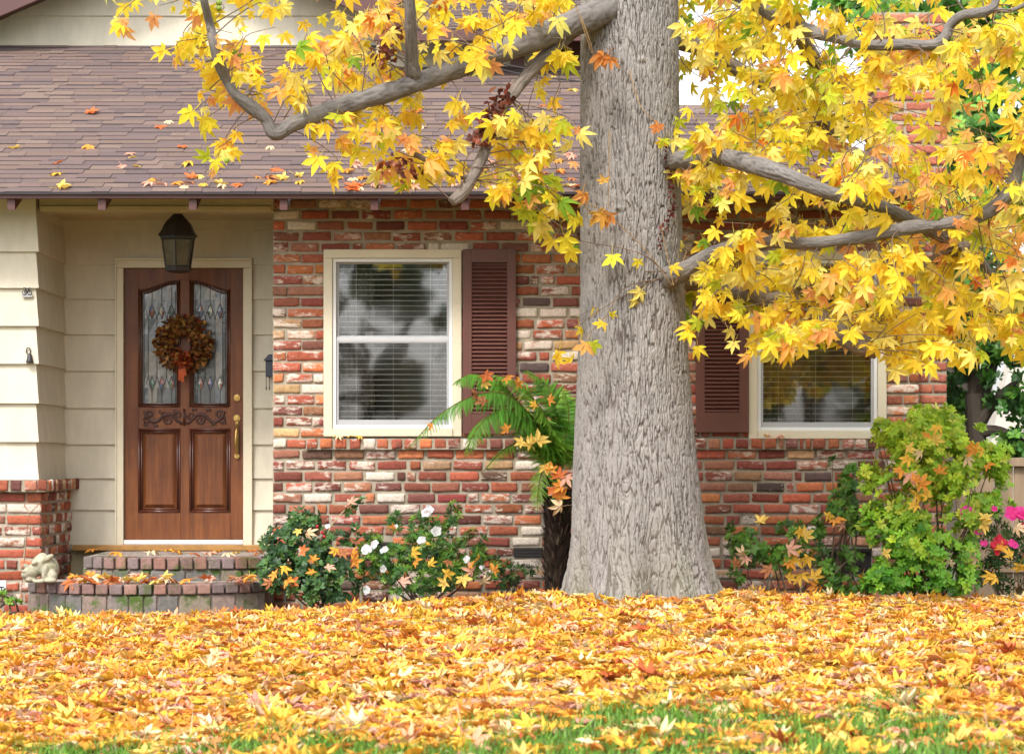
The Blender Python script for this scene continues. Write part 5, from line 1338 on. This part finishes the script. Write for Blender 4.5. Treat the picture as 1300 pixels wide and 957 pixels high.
caught([(1245, 663, 1.1, 5), (1270, 700, 1.0, 1), (1281, 708, 1.1, 0), (1240, 705, 1, 2), (1258, 728, 1, 7), (1265, 733, .9, 0), (1230, 720, .9, 5), (1295, 715, 1, 0), (1290, 668, 1, 2)], 13.6, 'leaves caught in the pink azalea', 'yellow or orange leaf caught in the magenta flowered azalea')

# ================================================================== TREE FERN
fern = empty('tree_fern', P(708, 745, 14.25), 'tree fern with dark fibrous trunk and drooping green fronds left of trunk', 'tree fern')
fy = 14.2
bx, tx = X(708, fy), X(712, fy); z0, z1 = Z(748, fy), Z(610, fy)
m = MB().col(.035, .022, .016); m.tube(spline([(bx, fy, z0 - .05), (bx - .005, fy, (z0 + z1) / 2), (tx, fy, z1)], 16), .085, 16); 
ft = m.build('fern_trunk', M['fern_trunk'], fern)
n = 900; t = R.uniform(0, 2 * PI, n); zz_ = R.uniform(z0, z1, n)
pos = np.stack([bx + .083 * np.cos(t), fy + .083 * np.sin(t), zz_], 1); yd = np.stack([np.cos(t) * .35, np.sin(t) * .35, np.ones(n)], 1) + R.randn(n, 3) * .12
spk = [(np.array([[-.12, 0, 0], [.12, 0, 0], [.08, .6, .05], [-.08, .6, .05], [0, 1.0, .12]]), np.array([(0, 1, 2), (0, 2, 3), (3, 2, 4)]))]
zo = np.stack([np.cos(t), np.sin(t), np.zeros(n)], 1); y_ = yd / np.linalg.norm(yd, axis=1)[:, None]; x_ = np.cross(y_, zo); x_ /= np.linalg.norm(x_, axis=1)[:, None]
scatter(spk, pos, np.stack([x_, y_, np.cross(x_, y_)], 2), R.uniform(.05, .09, n), col_jit(1, n, .25) * pick([(.05, .032, .022), (.09, .065, .045), (.03, .02, .015), (.14, .11, .08)], [4, 3, 4, 1], n), 'frond_stubs', M['fern_trunk'], ft)
def pinna():
    V_, F_ = [], []
    nn = 15
    for i in range(nn):
        u = (i + .5) / nn; ln = .115 * (1 - u ** 1.6) + .02
        for s in (-1, 1):
            b = len(V_); V_ += [[0, u - .028, 0], [s * ln * .6, u + .0, -.02], [s * ln, u + .05, -.05], [s * ln * .55, u + .045, -.01], [0, u + .026, 0]]
            F_ += ([(b, b + 1, b + 3), (b, b + 3, b + 4), (b + 1, b + 2, b + 3)] if s > 0 else [(b, b + 3, b + 1), (b, b + 4, b + 3), (b + 1, b + 3, b + 2)])
    V_ = np.array(V_); V_[:, 2] -= .18 * V_[:, 1] ** 2
    return V_, np.array(F_)
PN = [pinna()]
def frond(path, plen, npn=42, droop=.4, col=(.10, .22, .03), side=None):
    pts = spline(path, npn * 2); _, T, A, B = frames(pts)
    m = MB().col(.16, .12, .03); m.tube(pts, np.linspace(.0065, .0018, len(pts)), 6); fo = m.build('frond', M['fern_trunk'], fern)
    P_, Yd, Zn, Sc = [], [], [], []
    up = np.array([0, -.35, 1.0])
    for i in range(npn):
        u = (i + 1) / npn
        if u < .14: continue
        j = int(u * (len(pts) - 1)); tg = T[j]; sd = np.cross(tg, up); sd /= np.linalg.norm(sd) + 1e-9
        L = plen * math.sin(PI * min(1, (u * .86 + .14))) ** .6 * (1 - .25 * u)
        for s in (-1, 1):
            d = sd * s + tg * .45 + np.array([0, 0, -droop]) + R.randn(3) * .13
            P_.append(pts[j]); Yd.append(d); Zn.append(np.cross(sd, tg) * (1 if np.cross(sd, tg)[2] > 0 else -1) + R.randn(3) * .15); Sc.append(L * R.uniform(.9, 1.08))
    P_ = np.array(P_); Yd = np.array(Yd); Zn = np.array(Zn)
    y_ = Yd / np.linalg.norm(Yd, axis=1)[:, None]; x_ = np.cross(y_, Zn); x_ /= np.linalg.norm(x_, axis=1)[:, None]
    scatter(PN, P_, np.stack([x_, y_, np.cross(x_, y_)], 2), np.array(Sc), col_jit(col, len(P_), .14), 'leaflets', M['green'], fo)
cr = (711, 606)
def fr(*pp): return [P(*cr, fy)] + [P(a, b, c) for a, b, c in pp]
GF = (.14, .36, .035); GL = (.24, .47, .05)
frond(fr((690, 550, 14.0), (650, 505, 13.8), (610, 500, 13.7), (560, 525, 13.65), (515, 572, 13.6)), .18, 74, .8, GF)
frond(fr((680, 545, 14.1), (640, 490, 14.0), (600, 475, 13.95), (575, 488, 13.9)), .20, 56, .5, GF)
frond(fr((700, 560, 14.1), (680, 510, 14.0), (655, 485, 13.95), (625, 475, 13.9)), .22, 56, .3, GL)
frond(fr((712, 560, 14.1), (705, 515, 14.0), (690, 485, 14.0), (665, 470, 13.95)), .21, 54, .25, GF)
frond(fr((712, 560, 14.3), (716, 520, 14.4), (712, 490, 14.5)), .20, 48, .3, GL)
frond(fr((690, 560, 13.95), (665, 530, 13.8), (635, 520, 13.7), (605, 545, 13.6), (590, 580, 13.6)), .20, 58, .6, GF)
frond(fr((695, 575, 14.1), (670, 560, 14.0), (640, 570, 13.9), (612, 600, 13.8)), .12, 50, .6, GL)
frond(fr((700, 570, 14.0), (680, 545, 13.9), (655, 530, 13.8), (625, 528, 13.7)), .20, 52, .4, GF)
frond(fr((705, 565, 14.0), (696, 535, 13.9), (684, 515, 13.85), (668, 500, 13.8)), .2, 46, .35, GL)
frond(fr((712, 570, 14.0), (720, 545, 14.0), (722, 520, 14.0), (715, 495, 14.0)), .18, 46, .4, GF)
frond(fr((720, 570, 14.3), (735, 530, 14.4), (745, 510, 14.5)), .15, 46, .4, GF)
frond(fr((700, 590, 14.0), (688, 600, 13.9), (683, 625, 13.8), (682, 650, 13.75)), .12, 28, .4, GL)
frond(fr((712, 600, 14.0), (708, 620, 13.9), (706, 650, 13.85)), .11, 26, .4, (.10, .28, .04))
frond(fr((700, 560, 14.3), (675, 525, 14.5), (640, 520, 14.6)), .21, 56, .35, GF)
caught([(612, 486, .9, 5), (614, 474, .9, 3), (642, 480, .8, 1), (654, 488, .8, 1), (600, 500, .9, 6), (616, 512, 1.0, 6), (549, 541, .7, 1), (681, 512, .7, 0), (697, 510, .7, 1), (646, 545, .9, 1), (665, 560, .9, 5), (680, 562, 1.5, 5), (676, 566, 1.1, 5), (700, 600, 1.1, 1), (708, 608, 1.1, 3), (716, 618, 1.1, 1), (706, 628, 1.2, 4), (714, 634, 1.2, 1), (700, 618, .9, 3), (718, 604, 1.0, 4), (692, 590, .9, 5), (713, 642, 1, 2)], 13.58, 'leaves caught in the tree fern', 'fallen star leaf caught in the tree fern fronds')

# ================================================================== BACKGROUND right
# citrus tree behind the shrub, tall tree behind the chimney, reflected trees behind the camera
def leafy_tree(name, label, base, trunk_top, tr, blobs, dens, size, cols, w, gap=.4, group=None, cat='tree'):
    o = empty(name, base, label, cat, group)
    m = MB().col(.10, .08, .065); b = np.array(base); t = np.array(trunk_top)
    m.tube(spline([b + [0, 0, -.1], (b + t) / 2 + [.05, 0, 0], t], 14), np.linspace(tr, tr * .6, 14), 12)
    for (c, r) in blobs:
        c = np.array(c); m.tube(spline([t - [0, 0, .3], (t + c) / 2 + [0, 0, -.1], c], 10), np.linspace(tr * .5, tr * .15, 10), 8)
    m.build('trunk', M['bark'], o)
    Ps, Ds = [], []
    for (c, r) in blobs:
        c = np.array(c, float); r = np.array(r, float); cnt = int(dens * (r[0] * r[2] + r[0] * r[1] + r[1] * r[2]))
        d = R.randn(cnt, 3); d /= np.linalg.norm(d, axis=1)[:, None]
        p = c + d * r * (R.uniform(.3, 1, cnt) ** .5 * (1 + .5 * (vn(d[:, 0] * 4 + 20 + c[0], d[:, 2] * 4 + 30) - .5)))[:, None]
        f = 2.2 / max(.5, size * 8)
        h = vn(p[:, 0] * f * 1.5 + 60, p[:, 2] * f * 1.5 + 60) * .6 + vn(p[:, 0] * f * 4 + 3, p[:, 2] * f * 4 + 90) * .4
        ok = h > gap; Ps.append(p[ok]); Ds.append(d[ok])
    Pp = np.vstack(Ps); Dd = np.vstack(Ds); n = len(Pp)
    scatter(RO, Pp, rotmats(R.randn(n, 3), Dd * .8 + [0, -.2, .5] + R.randn(n, 3) * .4), R.uniform(size * .7, size * 1.3, n), np.clip(col_jit(1, n, .2) * pick(cols, w, n), .004, .9), 'crown', M['green'], o)
def B_(px, py, Y, rx, rz, ry): k = Y / F; return (P(px, py, Y), (rx * k, ry, rz * k))
CG = [(.06, .19, .035), (.11, .30, .04), (.18, .40, .06), (.04, .10, .03)]
leafy_tree('citrus_tree', 'dark green leafy tree with dark trunk right of the brick corner', (X(1233, 16.2), 16.2, 0), P(1236, 500, 16.2), .11,
           [B_(1260, 430, 16.2, 48, 45, .5), (B_(1295, 480, 16.0, 50, 60, .5)), B_(1240, 380, 16.4, 40, 45, .5), B_(1290, 380, 16.3, 50, 60, .6), B_(1222, 500, 16.5, 18, 40, .3), B_(1300, 560, 16, 34, 26, .3), B_(1235, 320, 16.6, 40, 50, .5)], 700, .075, CG, [3, 4, 3, 2], .36)
leafy_tree('evergreen_tree', 'tall green leafy tree rising behind the brick chimney', (X(1210, 24), 24, 0), P(1210, 260, 24), .2,
           [B_(1130, 20, 24, 70, 50, 1.2), B_(1200, -20, 24, 80, 70, 1.4), B_(1250, 100, 24, 60, 80, 1.3), B_(1300, 30, 23.5, 60, 80, 1.2), B_(1225, 190, 23.5, 45, 90, 1.1), B_(1290, 200, 23.5, 60, 80, 1.2), B_(1080, -10, 24.5, 40, 40, .9), B_(1230, 300, 23.0, 50, 60, 1.0)], 150, .15, [(.12, .32, .04), (.20, .46, .05), (.07, .18, .03), (.28, .52, .08)], [3, 4, 2, 2], .32)
for k_, (x_0, y_0, hh) in enumerate(((-3.2, -14, 6), (6.5, -17, 7), (1.2, -21, 7.5), (-9, -20, 8), (12, -13, 6))):
    lab = ['bare limbed green tree across the street, nearest of five', 'green street tree across the road, right of the nearest', 'tall green tree in the middle beyond the street', 'wide green tree far to the left across the street', 'small green tree far to the right across the street'][k_]
    leafy_tree('street_tree', lab, (x_0, y_0, 0), (x_0 + .3, y_0, hh * .45), .28, [((x_0 + a_1, y_0 + .3 * a_1, hh * .36 + b_1), (1.5, 1.4, 1.1)) for a_1, b_1 in ((-1.6, .2), (1.4, .6), (0, 1.8), (-.9, 2.6), (1.3, 2.4))], 40, .34, [(.09, .18, .05), (.14, .22, .07), (.30, .24, .06)], [2, 2, 1], .46)
# fence and pale wall
fn = empty('wooden_fence', (X(1270, 15.6), 15.6, 0), 'weathered brown wooden fence at the right edge behind the azalea', 'fence')
m = MB(); x = X(1214, 15.6)
while x < X(1450, 15.6):
    m.box(x, x + .135, 15.6, 15.62, .02, Z(583, 15.6) - R.uniform(0, .01)); x += .142
m.build('fence_boards', M['fence'], fn, bevel=.003)
m = MB(); m.box(X(1212, 15.6), X(1450, 15.6), 15.555, 15.598, Z(592, 15.6), Z(583, 15.6) + .012); m.build('fence_rail', M['fence'], fn, bevel=.004)
m = MB(); m.box(X(1212, 15.6), X(1450, 15.6), 15.555, 15.598, Z(726, 15.6), Z(716, 15.6)); m.build('fence_rail', M['fence'], fn, bevel=.004)
m = MB(); y_0 = 18.5
m.prism([(X(1254, y_0), 0), (X(1500, y_0), 0), (X(1500, y_0), Z(440, y_0)), (X(1290, y_0), Z(440, y_0)), (X(1272, y_0), Z(500, y_0)), (X(1254, y_0), Z(575, y_0))], y_0, y_0 + .25)
tag(m.build('neighbour_wall', M['stucco']), 'pale wall with sloping edge behind the wooden fence', 'wall')
# cables over the roof
for k_, (a, b, c) in enumerate(((P(560, 62, 16.9), P(650, 92, 16.9), P(740, 104, 16.9)), (P(600, 70, 17.0), P(660, 86, 17.0), P(740, 92, 17.0)))):
    m = MB(); m.tube(spline([a, b, c], 16), .006, 6); tag(m.build('cable', M['black']), ['lower black cable sagging over the upper shingle roof', 'upper black cable running above the sagging one'][k_], 'cable')

# ================================================================== CAMERA, LIGHT
cam = bpy.data.cameras.new('camera'); co = bpy.data.objects.new('camera', cam); COL.objects.link(co)
co.location = (0, 0, CAMZ); co.rotation_euler = (PI / 2, 0, 0)
cam.sensor_width = 36; cam.lens = F / 1300 * 36; cam.shift_y = (HOR - 478.5) / 1300
cam.clip_end = 3000; cam.clip_start = .1
cam.dof.use_dof = True; cam.dof.focus_distance = 12.7; cam.dof.aperture_fstop = 5.0
sc.camera = co

w = bpy.data.worlds.new('World'); sc.world = w; w.use_nodes = True
nt = w.node_tree; nt.nodes.clear()
ou = nt.nodes.new('ShaderNodeOutputWorld'); bg = nt.nodes.new('ShaderNodeBackground'); sky = nt.nodes.new('ShaderNodeTexSky')
sky.sky_type = 'NISHITA'; sky.sun_disc = False
EL, AZ = math.radians(50), math.radians(203)      # azimuth measured clockwise from +y
sky.sun_elevation = EL; sky.sun_rotation = AZ; sky.dust_density = 3.0; sky.air_density = 1.0; sky.ozone_density = 1.0
hs = nt.nodes.new('ShaderNodeHueSaturation'); hs.inputs['Saturation'].default_value = .30; hs.inputs['Value'].default_value = 1.55
nt.links.new(sky.outputs[0], hs.inputs['Color']); nt.links.new(hs.outputs[0], bg.inputs[0]); nt.links.new(bg.outputs[0], ou.inputs[0])
bg.inputs[1].default_value = .15
sl_ = bpy.data.lights.new('sun', 'SUN'); so = bpy.data.objects.new('sun', sl_); COL.objects.link(so)
sl_.energy = 2.0; sl_.angle = math.radians(9); sl_.color = (1, .96, .90)
dirv = Vector((math.sin(AZ) * math.cos(EL), math.cos(AZ) * math.cos(EL), math.sin(EL)))
so.rotation_euler = dirv.to_track_quat('Z', 'Y').to_euler(); so.location = (0, -5, 12)
vs = sc.view_settings; sc.display_settings.display_device = 'sRGB'
vs.view_transform = 'Standard'; vs.look = 'None'; vs.gamma = 1; vs.use_curve_mapping = False; vs.exposure = .80
sc.cycles.use_denoising = True
sc.cycles.max_bounces = 9; sc.cycles.diffuse_bounces = 6; sc.cycles.transparent_max_bounces = 12
